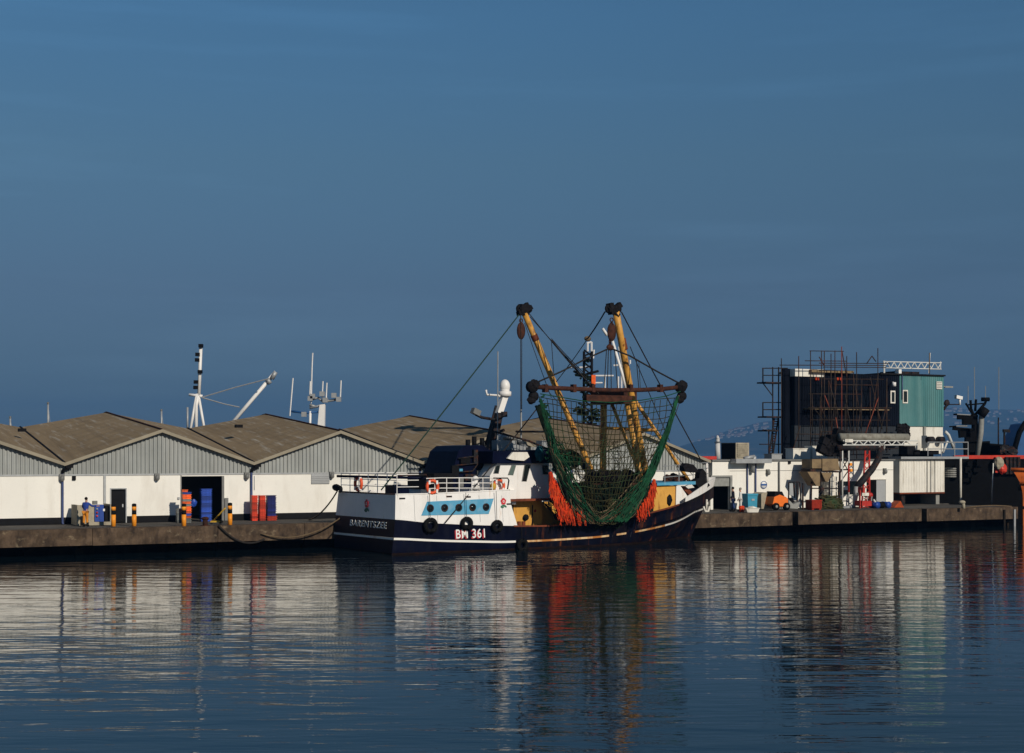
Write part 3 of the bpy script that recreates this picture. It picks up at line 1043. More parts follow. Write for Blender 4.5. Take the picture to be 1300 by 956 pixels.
sup = MB()
sup.prism(side_poly([(622, 634), (622, 604), (631, 588), (690, 588), (702, 600), (703, 634)], BW_), 'w', BW_, 2.4)
sup.build('wheelhouse', 'white_paint', tr)
st_ = P3(600, 634)
MB().prism(side_poly([(596, 640), (596, 622), (655, 622), (655, 640)], BW_ - .2), 'w', BW_ - .2, 2.5).build('deckhouse', 'white_paint', tr)
vis = MB()
vis.prism(side_poly([(625, 588.5), (626, 573), (699, 571), (706, 578), (706, 588)], BW_ - .25), 'w', BW_ - .25, 2.65)
vis.build('wheelhouse_roof', 'navy_paint', tr)
for pts, mt in (([(626.5, 601), (629.5, 591), (634.5, 591), (632.5, 601)], 'glass_dark'), ([(645, 603), (649.5, 591), (654.5, 591), (651, 603)], 'glass_green'),
                ([(662.5, 611), (666, 590), (673, 590), (668, 611)], 'glass_dark'), ([(689, 602), (688, 591), (695, 591), (695.5, 602)], 'glass_dark')):
    po = side_poly(pts, BW_)
    w_o = MB().prism(po, 'w', BW_ - .035, BW_ - .003)
    f_ = w_o.build('window', mt, tr)
    cx_, cz_ = sum(q[0] for q in po) / 4, sum(q[1] for q in po) / 4
    rim = MB().tube([(a, BW_ - .02, b) for a, b in po], .03, 5, closed=True)
    rim.build('frame', 'lamp_grey', f_)
# wheelhouse front windows (faces the bow)
fl = P3(703, 600)[0]
for k in range(4):
    MB().box((fl - .03, -2.4 + k * 1.15, 4.0), (fl + .02, -1.6 + k * 1.15, 4.75)).build('front_window', 'glass_dark', tr)
# weather deck lip and the ochre side below it
l0, l1 = l_of(651), P3(706, 634)[0]
MB().box((l0, -3.75, P3(655, 636)[2]), (l1, 2.6, P3(655, 633.2)[2])).build('deck_lip', 'rust_rail', tr)
la, lb = P3(652, 650, -2.9)[0], P3(688, 650, -2.9)[0]
MB().box((la, -2.9, .7), (lb, 2.4, P3(655, 636.5)[2])).build('main_deckhouse', 'ochre', tr)
x = P3(667.5, 657, -2.95)
MB().ball(x, (.26, .14, .2), 9, 6, .12).build('winch_motor', 'black', tr)
x = P3(676, 650, -2.94)
MB().box((x[0] - .03, x[1] - .03, x[2] - .9), (x[0] + .03, x[1], x[2] + .45)).build('door_hinge', 'dark_metal', tr)
x = P3(679.5, 648.5, -2.93)
MB().ball(x, (.09, .05, .1), 8, 6).build('red_lamp', 'machine_red', tr)
for px in (659, 664.5):
    x = B.p(px, 668, -3.6)
    MB().tube([(x[0], x[1], .7), (x[0], x[1], x[2] + .3)], .13, 8).build('bollard_post', 'rust_rail', tr)
# clutter on deck: rusty diagonal stays and brown plates
x0, x1_ = P3(690, 634, -2.2), P3(718, 668, -2.2)
MB().box((x0[0] - .3, -1.9, .7), (x1_[0] + .6, -1.8, 2.9)).build('inner_bulkhead', 'ochre', tr)
for a, b, c, d in ((692, 640, 716, 667), (699, 636, 722, 660), (704, 640, 716, 652)):
    MB().tube([P3(a, b, -2.6), P3(c, d, -2.6)], .06, 6).build('stay', 'rusty', tr)
for px, py, r in ((711, 647, .28), (716, 654, .35), (709, 655, .3), (721, 661, .3)):
    MB().ball(P3(px, py, -2.8), (r, r, r * .8), 9, 6, .2).build('gear_heap', 'tarp_black', tr)

# funnel casing and aft gear
fc = MB()
fc.prism(side_poly([(570, 622), (574, 600), (582, 573), (590, 566), (612, 565), (625, 573), (626, 600), (628, 622)], -1.6), 'w', -1.6, 1.9)
fc.build('funnel_casing', 'navy_paint', tr)
MB().prism(side_poly([(551, 622), (551, 601), (575, 601), (575, 622)], -1.9), 'w', -1.9, 1.4).build('engine_casing', 'black', tr)
for px, py0, py1 in ((602, 566, 554), (594, 567, 558), (612, 566, 556)):
    MB().tube([P3(px, py0 + 2, 0), P3(px, py1, 0)], .16, 8).build('exhaust', 'black', tr)
x = P3(585, 597.5, -1.62)
MB().box((x[0] - .12, -1.66, x[2] - .12), (x[0] + .12, -1.603, x[2] + .12)).build('casing_light', 'sky_panel', tr)
x = P3(618, 590, -1.62)
MB().ball((x[0], -1.66, x[2]), (.07, .05, .07), 8, 5).build('port_lamp', 'machine_red', tr)
for px, py, a_, c_, mt in ((577, 598, .5, .7, 'black'), (590, 585, .7, .35, 'black'), (603, 580, .3, .9, 'dark_metal'), (613, 592, .5, .5, 'black'), (597, 606, .9, .4, 'dark_metal'), (584, 612, .4, .6, 'lamp_grey'), (621, 583, .3, .4, 'black'), (607, 600, .25, .25, 'lamp_grey')):
    q_ = P3(px, py, -1.7)
    MB().box((q_[0] - a_ / 2, -1.82, q_[2] - c_ / 2), (q_[0] + a_ / 2, -1.603, q_[2] + c_ / 2)).build('casing_fitting', mt, tr)
for k_ in range(3):
    MB().tube([P3(574 + k_ * 4, 600 - k_ * 9, -1.75), P3(600 + k_ * 6, 598 - k_ * 10, -1.75), P3(618, 574 + k_ * 4, -1.75)], .05, 6).build('casing_pipe', 'dark_metal', tr)
a, b = NB(505, 628), NB(524, 618)
MB().box((a[0], -3.5, z_top(0)), (b[0], -2.3, z_top(0) + .55)).build('stern_locker', 'navy_paint', tr)
# awning bar over the stern
s0 = P3(428, 604.5, 2.2); s1_ = P3(541, 607, -3.0)
MB().tube([s0, s1_], .09, 6).build('stern_spar', 'navy_paint', tr)
MB().tube([P3(505, 604, -3.2), P3(541, 602.5, -3.2), P3(543, 606, -3.2), P3(539, 618, -3.2)], .05, 6).build('handrail', 'dark_metal', tr)
# railings
rl = MB()
for py in (607, 613.5, 620):
    rl.tube([B.p(x_, py + (.5 if x_ < 560 else -.3), -3.75) for x_ in (541, 560, 580, 600, 626)], .028, 5)
for px in (552, 567, 583, 599, 613, 625):
    rl.tube([B.p(px, 607, -3.75), B.p(px, 627, -3.75)], .03, 5)
rl.build('side_railing', 'white_paint', tr)
rs = MB()
zt_ = z_top(0)
for k, h in enumerate((.45, .85, 1.2)):
    rs.tube([(.15, -3.6, zt_ + h), (.15, 3.6, zt_ + h)], .025, 5)
    rs.tube([(.15, 3.6, zt_ + h), (5, 3.75, zt_ + h)], .025, 5)
    rs.tube([(.15, -3.6, zt_ + h), (1.6, -3.7, zt_ + h)], .025, 5)
for k in range(7):
    rs.tube([(.15, -3.6 + k * 1.2, zt_), (.15, -3.6 + k * 1.2 , zt_ + 1.2)], .028, 5)
rs.build('stern_railing', 'white_paint', tr)
MB().tube([P3(625, 607, -3.7), P3(644.5, 607, -3.7), P3(646, 610, -3.7), P3(644, 623, -3.7)], .045, 6).build('handrail', 'dark_metal', tr)
mb = MB()
mb.cyl(P3(603.5, 622, -3.4), P3(603.5, 609, -3.4), .16); mb.ball(P3(603.5, 608, -3.4), .2, 10, 6); mb.tube([P3(599, 622, -3.4), P3(600.5, 611, -3.4)], .07, 6); mb.tube([P3(608, 622, -3.4), P3(606.5, 611, -3.4)], .07, 6)
mb.build('fuel_vent', 'white_paint', tr)
MB().ball(P3(626, 617.5, -3.5), (.2, .2, .26), 10, 7).build('yellow_float', 'buoy_yellow', tr)
for px, py, w, rr in ((455, 614, None, .42), (549, 618, -3.82, .38), (633.5, 616.5, -3.55, .36)):
    if w is None:
        c_ = (-.02, B.p(px, py, 0)[1], 0)
        # on the stern rail: find the place across the transom seen in column 455
        best = min((abs(B.px(.02, q / 20) - px), q / 20) for q in range(-80, 81))[1]
        c_ = (.02, best, B.z_at(py, .02, best))
        o = MB().ring(c_, rr, .1, 's', 20, 8).build('lifebuoy', 'lifebuoy', tr)
        for k in range(4):
            a = math.pi / 4 + k * math.pi / 2
            MB().cbox((c_[0], c_[1] + rr * math.cos(a), c_[2] + rr * math.sin(a)), (.23, .13, .23)).build('white_band', 'white_paint', o)
    else:
        c_ = P3(px, py, w)
        o = MB().ring(c_, rr, .1, 'w', 20, 8).build('lifebuoy', 'lifebuoy', tr)
        for k in range(4):
            a = math.pi / 4 + k * math.pi / 2
            MB().cbox((c_[0] + rr * math.cos(a), c_[1], c_[2] + rr * math.sin(a)), (.13, .23, .23)).build('white_band', 'white_paint', o)
m = MB(); q = B.p(427, 619, 3.2); m.ball(q, (.3, .3, .22), 9, 6, .1); m.ball((q[0], q[1] - .6, q[2] - .1), (.14, .14, .22), 8, 5)
m.build('fairlead', 'black', tr)

# radar mast over the wheelhouse
def tubes(name, mt, segs, w, r, par, n=7):
    m = MB()
    for s_ in segs:
        m.tube([B.p(px, py, w) for px, py in s_], r, n)
    return m.build(name, mt, par)


rm = MB()
rm.prism(side_poly([(630, 524), (637, 524), (644, 503), (637, 503)], 0), 'w', -.18, .18)
rm.build('mast_head', 'white_paint', tr)
rm = MB(); rm.prism(side_poly([(618, 573), (624, 573), (633, 545), (637, 524.5), (630, 524.5), (623, 545)], 0), 'w', -.2, .2); rm.build('radar_mast', 'dark_metal', tr)
rm = MB(); rm.prism(side_poly([(623, 572), (630, 572), (637, 553), (632, 550)], -.1), 'w', -.34, -.22); rm.build('mast_fairing', 'white_paint', tr)
tubes('mast_stay', 'dark_metal', [[(617, 565), (630, 515)], [(612, 573), (622, 560)]], .25, .1, tr)
tubes('mast_bracket', 'dark_metal', [[(604, 526), (612, 530), (630, 533), (641, 527)], [(622, 552), (640, 546)], [(630, 533), (634, 522)]], 0, .1, tr)
tubes('lamp_arm', 'white_paint', [[(617, 495), (618, 501), (633, 502)], [(633, 503), (646, 503)]], 0, .07, tr)
mb = MB(); mb.cyl(B.p(641, 503, 0), B.p(641, 497, 0), .42); mb.smooth = True; q = B.p(641, 490.5, 0); mb.cyl((q[0], q[1], q[2] - .45), q, .31, 16); mb.ball((q[0], q[1], q[2]), (.35, .35, .46), 16, 10)
mb.build('radome', 'white_paint', tr)
x = B.p(604, 523, 0)
MB().cbox(x, (.55, .4, .36), 0, .4).build('floodlight', 'lamp_grey', tr)
MB().cbox(B.p(638, 526, 0), (.5, .4, .35)).build('floodlight', 'dark_metal', tr)
tubes('whip_aerial', 'galv', [[(631.5, 592), (632, 446)]], -1.0, .04, tr, 5)
tubes('whip_aerial', 'galv', [[(661.5, 572), (661.5, 520)]], .6, .06, tr, 5)
tubes('whip_aerial', 'wire_dark', [[(661.5, 520), (661, 400)]], .6, .03, tr, 5)
tubes('roof_gear', 'galv', [[(630, 572), (638, 554), (655, 556), (672, 572)]], -.5, .12, tr)
mb = MB()
for px, py, a, b in ((640, 565, 1.6, .6), (655, 568, 1.2, .35), (688, 566, .5, .7), (676, 570, .8, .25)):
    mb.cbox(B.p(px, py, -.6), (a, .6, b), .1)
mb.build('roof_box', 'galv', tr)
q = B.p(653, 577.5, -3.5)
MB().prism(side_poly([(643, 582), (650, 574), (668, 574), (671, 580), (664, 585), (650, 584)], -3.5), 'w', -3.62, -3.46).build('worn_name_board', 'off_white', tr)
MB().ball(B.p(685, 576, -3.5), (.4, .2, .45), 9, 6, .2).build('teal_bundle', 'teal_gear', tr)
tubes('roof_spar', 'dark_metal', [[(628, 548), (672, 560), (700, 572)], [(655, 548), (690, 548)]], -1.0, .07, tr)

# ---- gantry, booms, rigging
def gtube(name, a, wa, b, wb, r, mt='ochre_tube', r2=None):
    return MB().tube([Vector(B.p(*a, wa)).lerp(Vector(B.p(*b, wb)), i / 6) for i in range(7)], r, 12, r2).build(name, mt, tr)


gtube('gantry_post', (766.5, 511), 1.8, (765, 645), 1.8, .24)
gtube('gantry_post', (797, 511), -1.0, (813, 612), -1.9, .24)
gtube('gantry_brace', (776, 511), .8, (813, 603), -1.4, .12)
gtube('gantry_brace', (806, 508), -1.0, (877, 614), -.3, .13)
gtube('gantry_cross_tube', (769, 543.5), 1.6, (832, 546), -1.8, .11)
gp = MB(); a_, b_ = B.p(748, 505, 2.2), B.p(803, 505, -1.6)
q0, q1 = Vector(B.p(757, 512, 2.0)), Vector(B.p(803, 513, -1.4))
gp.box((min(q0.x, q1.x) - .3, -1.5, q0.z - .1), (max(q0.x, q1.x) + .3, 2.2, q0.z + .9))
gp.build('gantry_head', 'rusty', tr)
piv_p, piv_s = (757, 612), (820, 603)
gtube('port_boom', piv_p, 2.6, (666, 398), 4.6, .21)
gtube('starboard_boom', piv_s, -2.6, (782, 396), -4.6, .23)
gtube('boom_heel', (738, 585), 2.75, (757, 613), 2.6, .26, 'dark_metal')
gtube('boom_band', (680.5, 432), 4.3, (677.5, 425), 4.3, .25, 'rust_rail')
gtube('boom_band', (792.5, 444), -4.15, (789.5, 430), -4.2, .25, 'rust_rail')
for cx0, cy0, w in ((666, 394, 4.6), (779, 394, -4.6)):
    m = MB()
    for k in range(12):
        q = B.p(cx0 + random.uniform(-6, 6), cy0 + random.uniform(-6, 5), w)
        m.cbox(q, (random.uniform(.25, .5), .38, random.uniform(.2, .4)), random.uniform(-.3, .3), random.uniform(-.8, .8))
    for dx in (-6, 5):
        q = B.p(cx0 + dx, cy0 - 2, w)
        m.ring(q, .22, .1, 'w', 14, 6)
    m.build('boom_head', 'tarp_black', tr)
for px, py0, py1, w in ((661.5, 404, 428, 4.7), (776.5, 403, 432, -4.8)):
    m = MB()
    m.ring(B.p(px, py0 + 3, w), .13, .04, 'w', 10, 5); m.ring(B.p(px, py0 + 8, w), .1, .05, 's', 10, 5)
    q = Vector(B.p(px, (py0 + py1) / 2 + 4, w)); m.ball(q, (.36, .16, .62), 12, 8)
    m.build('tackle_block', 'rusty', tr)
tubes('block_fall', 'wire_dark', [[(661, 424), (661, 540)], [(662.5, 424), (662.5, 520)]], 4.7, .025, tr, 4)
# winch platform
m = MB()
pa_, pb_ = B.p(752, 614, -2.0), B.p(822, 612, -2.0)
m.box((pa_[0], -2.0, pa_[2] - .12), (pb_[0], 2.0, pa_[2])); m.build('winch_platform', 'rusty', tr)
for k, px in enumerate((762, 775, 790, 806)):
    q = B.p(px, 607, -1.2)
    m = MB(); m.cyl((q[0], -1.9, q[2]), (q[0], -.2, q[2]), .42); m.cyl((q[0], -1.95, q[2]), (q[0], -1.85, q[2]), .6); m.cyl((q[0], -.25, q[2]), (q[0], -.15, q[2]), .6)
    m.build('winch_drum', 'tarp_black', tr)
MB().box((pa_[0] - .3, -2.4, .7), (pb_[0] + .2, 2.6, pa_[2] - .13)).build('winch_house', 'net_dark', tr)
# ladder up the gantry
m = MB()
for px in (779, 784.5):
    m.tube([B.p(px, 560, .4), B.p(px + .5, 612, .4)], .03, 5)
for k in range(13):
    m.tube([B.p(779, 561 + k * 4, .4), B.p(784.7, 561 + k * 4, .4)], .025, 4)
m.build('ladder', 'rope_tan', tr)
# wires of the rig
wires = [
    ((660, 398), 4.6, (484, 622), -3.6, 'rope_green', .045), ((690, 508), -2.5, (565, 664), -4.15, 'wire_dark', .04),
    ((671, 397), 4.6, (738, 478), .2, 'wire_dark', .03), ((673, 402), 4.5, (745, 480), .2, 'wire_dark', .03), ((700, 432), 2.5, (760, 500), .2, 'wire_dark', .06),
    ((700, 432), 2.5, (705, 500), 1.6, 'wire_dark', .025), ((768, 396), -4.5, (746, 430), -.5, 'wire_dark', .05), ((746, 430), -.5, (706, 485), 2.5, 'wire_dark', .03),
    ((789, 396), -4.5, (893, 590), 0, 'wire_dark', .045), ((746, 478), .4, (700, 430), 3, 'wire_dark', .03),
    ((666, 410), 4.6, (700, 505), 2.8, 'wire_dark', .025), ((784, 410), -4.5, (800, 470), -2, 'wire_dark', .03), ((800, 440), -3.5, (850, 560), -.6, 'wire_dark', .03),
    ((828, 560), -1.6, (896, 590), 0, 'wire_dark', .02), ((842, 555), -1, (868, 612), -.6, 'wire_dark', .02), ((690, 490), 3.0, (755, 560), 1.9, 'wire_dark', .02),
    ((812, 520), -1.6, (880, 604), 0, 'wire_dark', .025)]
for a, wa, b, wb, mt, r in wires:
    MB().tube(sag(B.p(*a, wa), B.p(*b, wb), .06, 8), r, 5).build('rigging_wire', mt, tr)
MB().ball(B.p(746, 430, -.5), (.3, .15, .18), 8, 6).build('wire_splice', 'rope_tan', tr)

# ---- forecastle and bow
BF_ = -2.3
q = side_poly([(827, 660), (833, 617), (857, 617), (860, 652)], BF_)
MB().prism(q, 'w', BF_, 2.3).build('forecastle_side', 'ochre', tr)
q = side_poly([(856, 655), (857, 617), (862, 616.5), (874, 634), (874, 640)], BF_ + .02)
MB().prism(q, 'w', BF_ - .12, 2.2).build('forecastle_front', 'white_paint', tr)
q = side_poly([(862, 617), (868, 617), (888, 634), (883, 638)], -1.6)
MB().prism(q, 'w', -1.75, -1.55).build('bow_brace', 'rust_rail', tr)
q = side_poly([(833, 616.5), (833, 613), (882, 611), (882, 615)], -2.4)
MB().prism(q, 'w', -2.5, 2.4).build('forecastle_roof', 'sky_panel', tr)
x = B.p(850, 635, BF_ - .05)
MB().ball(x, (.22, .12, .4), 9, 6, .15).build('fender_bag', 'black', tr)
# raised white bow bulwark
LB0 = l_of(870)


def bow_pt(u, v, sg, o=0.0):
    l = LB0 + (L - .02 - LB0) * u
    zb = z_rail(l) + .004
    pxn = B.px(l, -hb(l))
    zt = B.z_at(632 - (min(pxn, 907) - 870) * .72, l, -hb(l))
    zt = max(zt, zb + .02)
    return (stem(l, zb) + (zt - zb) * .25 * u * v, sg * max(0, hb(l) + o + .02 * v), zb + (zt - zb) * v)


m = MB(); m.smooth = True
for sg in (-1, 1):
    m.grid(lambda u, v: bow_pt(u, v, sg), 20, 4)
    m.grid(lambda u, v: bow_pt(u, v, sg, -.07), 20, 4)
    m.grid(lambda u, v: bow_pt(u, 1, sg, -.07 * v), 20, 1)
m.build('bow_bulwark', 'white_paint', tr)
m = MB()
for py in (590, 597, 604):
    m.tube([B.p(842, py + 2, -2.1), B.p(878, py - 1, -1.2), B.p(900, py - 3, 0)], .025, 5)
for px, w in ((844, -2.1), (862, -1.7), (880, -1.1), (899, 0)):
    m.tube([B.p(px, 589, w), B.p(px, 615, w)], .035, 5)
m.build('bow_railing', 'galv', tr)
MB().tube([B.p(897, 588, 0), B.p(898, 612, 0)], .09, 7).build('bow_post', 'white_paint', tr)
m = MB()
for k in range(9):
    m.ball(B.p(random.uniform(846, 868), random.uniform(604, 611), random.uniform(-1.8, .5)), (.35, .3, .22), 8, 5, .25)
m.build('stacked_gear', 'rusty', tr)
m = MB(); m.prism(side_poly([(864, 592), (869, 588), (877, 590), (883, 597), (880, 600), (866, 598)], -1.7), 'w', -2.0, -1.4); m.build('folded_cover', 'tarp_black', tr)
m = MB(); m.prism(side_poly([(885, 600), (889, 595), (893, 600), (893, 610), (898, 616), (892, 621), (884, 619), (877, 611), (884, 607)], -1.3), 'w', -1.6, -1.1); m.build('hanging_cover', 'tarp_black', tr)
# anchor in its pocket
x = NB(896, 642)
an = MB(); an.tube([(x[0], x[1] - .1, x[2] + .45), (x[0] - .05, x[1] - .12, x[2] - .35)], .07, 6)
an.tube([(x[0] - .35, x[1] - .15, x[2] - .05), (x[0] - .2, x[1] - .15, x[2] - .4), (x[0] + .1, x[1] - .15, x[2] - .4), (x[0] + .25, x[1] - .12, x[2] - .05)], .08, 6)
an.build('anchor', 'off_white', tr)
# white patch lamps on the roof of the starboard boom
tubes('boom_lamp_bar', 'white_paint', [[(704, 492), (748, 493)]], .6, .09, tr)

# tyres
for px, py, r, lab in ((545, 667, .36, 'large tyre fender hanging aft of the blue panel porthole row end'), (591, 664.5, .30, 'tyre fender hanging over the letters of the boat number'),
                       (629.5, 668, .28, 'small tyre fender hanging between boat number and ochre bulkhead'), (662, 692, .30, 'black tyre fender lowest on the hull, level with the white stripe')):
    x = NB(px, py)
    yb = -(max(sec(x[0], x[2]), hb(x[0]) * .985) + .17)
    c_ = (x[0], yb, x[2])
    t = MB(); t.ring(c_, r, .14, 'w', 22, 9)
    one(t, 'tyre_fender', 'rubber', lab, 'tyre', B, c_, 'tyre fenders on the trawler side')
    MB().tube([(x[0], yb + .05, x[2] + r), (x[0], -(hb(x[0]) + .03), z_top(x[0]) if px < 650 else z_rail(x[0]))], .02, 4).build('fender_rope', 'wire_dark', tr)

# ---- the starboard trawl: beam, shoes, bridle, net
WT = -4.85
bt = thing('beam_trawl', 'rusty beam trawl with square meshed green net hanging from the starboard boom', 'trawl net', B, B.p(772, 500, WT))
m = MB()
pts = [B.p(x_, y_, WT) for x_, y_ in ((678, 491), (700, 492.5), (735, 494), (775, 495.5), (815, 495), (845, 493.5), (862, 491.5))]
m.tube(pts, .15, 10)
for px in (692, 728, 752, 800, 838):
    m.cbox(B.p(px, 493, WT), (.25, .34, .5))
m.build('beam', 'rusty', bt)
m = MB(); q0, q1 = B.p(743, 505, WT + .3), B.p(801, 505, WT + .3)
m.box((q0[0], WT + .15, q0[2] - .22), (q1[0], WT + .45, q0[2] + .2)); m.build('beam_cradle', 'rusty', bt)
for px, py in ((675.5, 491), (864, 491.5)):
    q = B.p(px, py, WT)
    m = MB(); m.cyl((q[0], WT - .2, q[2]), (q[0], WT + .2, q[2]), .36, 16); m.ball((q[0] + .1, WT - .1, q[2] + .1), (.4, .2, .34), 10, 6, .2); m.cyl((q[0] + .12, WT - .15, q[2] - .6), (q[0] + .12, WT + .18, q[2] - .6), .3, 12)
    m.ball((q[0] - .05, WT, q[2] - .85), (.33, .2, .25), 8, 6, .15)
    m.build('trawl_shoe', 'tarp_black', bt)
m = MB()
ap_ = B.p(774.5, 441, WT)
for pts in ([(678, 487), (712, 472), (745, 455), (774, 442)], [(865, 488), (835, 472), (800, 452), (775, 442)]):
    m.tube([B.p(x_, y_, WT) for x_, y_ in pts], .055, 6)
for px in (767, 771, 776, 784):
    m.tube([B.p(774.5 + (px - 774.5) * .6, 443, WT), B.p(px, 493, WT)], .03, 5)
m.tube([B.p(808, 458, WT), B.p(811, 493, WT)], .03, 5); m.tube([B.p(811, 458, WT), B.p(813, 493, WT)], .02, 5)
m.build('bridle', 'wire_dark', bt)
MB().ball(ap_, (.3, .14, .2), 10, 6, .1).build('bridle_ring', 'rusty', bt)
m = MB()
for k in range(7):
    q = B.p(774.5, 431 + k * 2, WT + .02); m.ring(q, .09, .03, 'w' if k % 2 else 's', 8, 5)
m.build('hanging_chain', 'rusty', bt)


def interp(tab, y):
    for (ya, xa_), (yb, xb_) in zip(tab, tab[1:]):
        if y <= yb: return xa_ + (xb_ - xa_) * (y - ya) / (yb - ya)
    return tab[-1][1]


LE = [(500, 684), (540, 691), (580, 700), (610, 711), (635, 722), (650, 732), (664, 741)]
RE = [(500, 862), (540, 852), (575, 840), (602, 829), (625, 818), (641, 809), (656, 798), (664, 790)]


def net_pt(u, v, jit=0.0):
    y = 504 + v * 158
    xl, xr = interp(LE, y), interp(RE, y)
    sagy = 9 * math.sin(math.pi * u) * (1 - v) + 4 * v * math.sin(math.pi * u)
    uu = u + .012 * math.sin(v * 9 + u * 14)
    px = xl + (xr - xl) * uu + random.uniform(-jit, jit)
    w = WT - .05 - .5 * math.sin(math.pi * v) * math.sin(math.pi * u) + .25 * math.sin(u * 17 + v * 5) * v
    return B.p(px, y + sagy + random.uniform(-jit, jit), w)


m = MB()
for i in range(27):
    u = i / 26
    m.tube([net_pt(u + .008 * math.sin(i * 7.3 + j * .5), j / 16, .25) for j in range(17)], .03, 3)
for j in range(21):
    v = j / 20
    m.tube([net_pt(i / 22, v + .006 * math.sin(i * .9 + j * 3.1), .25) for i in range(23)], .03, 3)
m.build('square_mesh', 'net_twine', bt)
# second, slacker sheet of netting behind the first, diamond meshed
m = MB()
for i in range(34):
    for sg in (-1, 1):
        pts = []
        u0 = random.random()
        for j in range(10):
            v = .30 + j * .075
            uu = u0 + sg * (j * .045)
            if 0 <= uu <= .95 and v <= 1:
                q = net_pt(uu, v, .4)
                pts.append((q[0], q[1] + .7, q[2]))
        if len(pts) > 2:
            m.tube(pts, .018, 3)
m.build('slack_netting', 'net_twine', bt)
# bunched green netting down both edges
def bundle(edge, w0, w1, y0, y1, n, mt, name, thick=.03, inner=1, wob=.35):
    m = MB()
    for k in range(n):
        ph, fr, off = random.uniform(0, 6.3), random.uniform(.05, .16), random.random()
        m.mi = 0
        pts = []
        for j in range(22):
            y = y0 + (y1 - y0) * j / 21
            wd = w0 + (w1 - w0) * j / 21
            x_ = interp(edge, y) + inner * (off * wd + wd * .22 * math.sin(y * fr + ph))
            pts.append(B.p(x_, y, WT - .1 + wob * math.sin(ph + y * .07)))
        m.tube(pts, thick, 4)
    return m.build(name, mt, bt)


bundle(LE, 2, 24, 506, 662, 32, 'net_green', 'port_edge_netting', .032)
bundle(LE, -6, 12, 515, 640, 26, 'net_dark', 'port_edge_netting', .05)
bundle(LE, 3, 22, 560, 655, 16, 'rope_tan', 'frayed_cord', .02)
bundle(RE, 2, 13, 503, 662, 44, 'net_green', 'starboard_edge_netting', .035, -1)
bundle(RE, 6, 34, 595, 663, 22, 'net_green', 'starboard_edge_netting', .028, -1)
bundle(LE, 4, 30, 610, 665, 40, 'rope_tan', 'tan_netting', .018, 1, .2)
bundle(RE, 10, 30, 612, 660, 30, 'rope_tan', 'tan_netting', .018, -1, .2)
MB().tube([B.p(x_, y_, WT - .15) for x_, y_ in ((862, 502), (848, 540), (834, 570), (815, 598), (790, 628), (770, 648), (745, 656), (724, 646), (706, 626))], .045, 6).build('codline', 'rope_tan', bt)
MB().tube([B.p(x_, y_, WT - .2) for x_, y_ in ((686, 500), (710, 504), (740, 509), (775, 511), (815, 508), (845, 503), (864, 497))], .035, 6).build('headline', 'net_green', bt)
# dark net mass lying in the bight
m = MB()
for k in range(420):
    y = random.uniform(616, 664)
    xl, xr = interp(LE, y) + 22, interp(RE, y) - 8
    x_ = random.uniform(xl, max(xr, xl + 2))
    if y < 622 + 12 * abs(math.sin(x_ * .09)): continue
    q = Vector(B.p(x_, y, WT + .55 + random.uniform(-.1, .5)))
    pts = [q + Vector((random.uniform(-.5, .5), random.uniform(-.2, .2), random.uniform(-.35, .25))) * t_ for t_ in (0, .5, 1, 1.4)]
    m.tube(pts, .07, 4)
def cod(u, v):
    y = 618 + v * 48
    xl, xr = interp(LE, y) + 16, interp(RE, y) - 6
    x_ = xl + (xr - xl) * u
    yy = y + (1 - v) * (5 * math.sin(u * 9) - 3 * math.sin(u * 23))
    return B.p(x_, yy, WT + .75 - .55 * math.sin(math.pi * u) ** .6 + .12 * math.sin(u * 31 + v * 17) + .1 * math.sin(u * 57 - v * 23))
m.grid(cod, 46, 14)
m.grid(lambda u, v: (lambda q: (q[0], q[1] + .9 * math.sin(math.pi * u), q[2]))(cod(u, v)), 46, 14)
m.build('cod_end', 'net_dark', bt)
m = MB()
for k in range(60):
    x_, y_ = random.uniform(770, 792), random.uniform(634, 650)
    q = Vector(B.p(x_, y_, WT - .1))
    m.tube([q, q + Vector((random.uniform(-.3, .3), -.1, random.uniform(-.2, .2))), q + Vector((random.uniform(-.5, .5), 0, random.uniform(-.4, .1)))], .03, 4)
m.build('knotted_cord', 'net_twine', bt)
# green clumps
m = MB()
for cx0, cy0, sxx, syy, n in ((706, 575, 10, 12, 90), (722, 580, 12, 8, 60), (716, 607, 6, 9, 50), (690, 520, 4, 14, 30)):
    for k in range(n):
        q = Vector(B.p(random.gauss(cx0, sxx * .5), random.gauss(cy0, syy * .5), WT + random.uniform(-.2, .3)))
        m.tube([q, q + Vector((random.uniform(-.4, .4), random.uniform(-.1, .1), random.uniform(-.6, .2)))], .06, 4)
o_ = m.build('green_bunches', 'net_green', bt); o_['kind'] = 'stuff'
m = MB()
for k in range(26):
    q = Vector(B.p(random.gauss(722, 7), random.gauss(581, 4), WT + .2))
    m.cbox(q, (random.uniform(.3, .8), .3, random.uniform(.2, .35)), 0, random.uniform(0, .7))
m.build('hanging_sheet', 'net_dark', bt)
# orange chafing fringes


def fringe(path, name, n):
    m = MB()
    for k in range(n):
        t_ = random.random()
        i = min(int(t_ * (len(path) - 1)), len(path) - 2)
        f = t_ * (len(path) - 1) - i
        a, b = path[i], path[i + 1]
        x_, y_, w0 = a[0] + (b[0] - a[0]) * f, a[1] + (b[1] - a[1]) * f, a[2] + (b[2] - a[2]) * f
        x_ += random.uniform(0, w0)
        ln = random.uniform(6, 16)
        w = WT - .25 + random.uniform(-.15, .35)
        dx = random.uniform(-2.5, 3.5)
        m.tube([B.p(x_, y_, w), B.p(x_ + dx * .4, y_ + ln * .55, w), B.p(x_ + dx, min(y_ + ln, 667.5), w)], .04, 4, .02)
    m.build(name, 'chafer', bt)


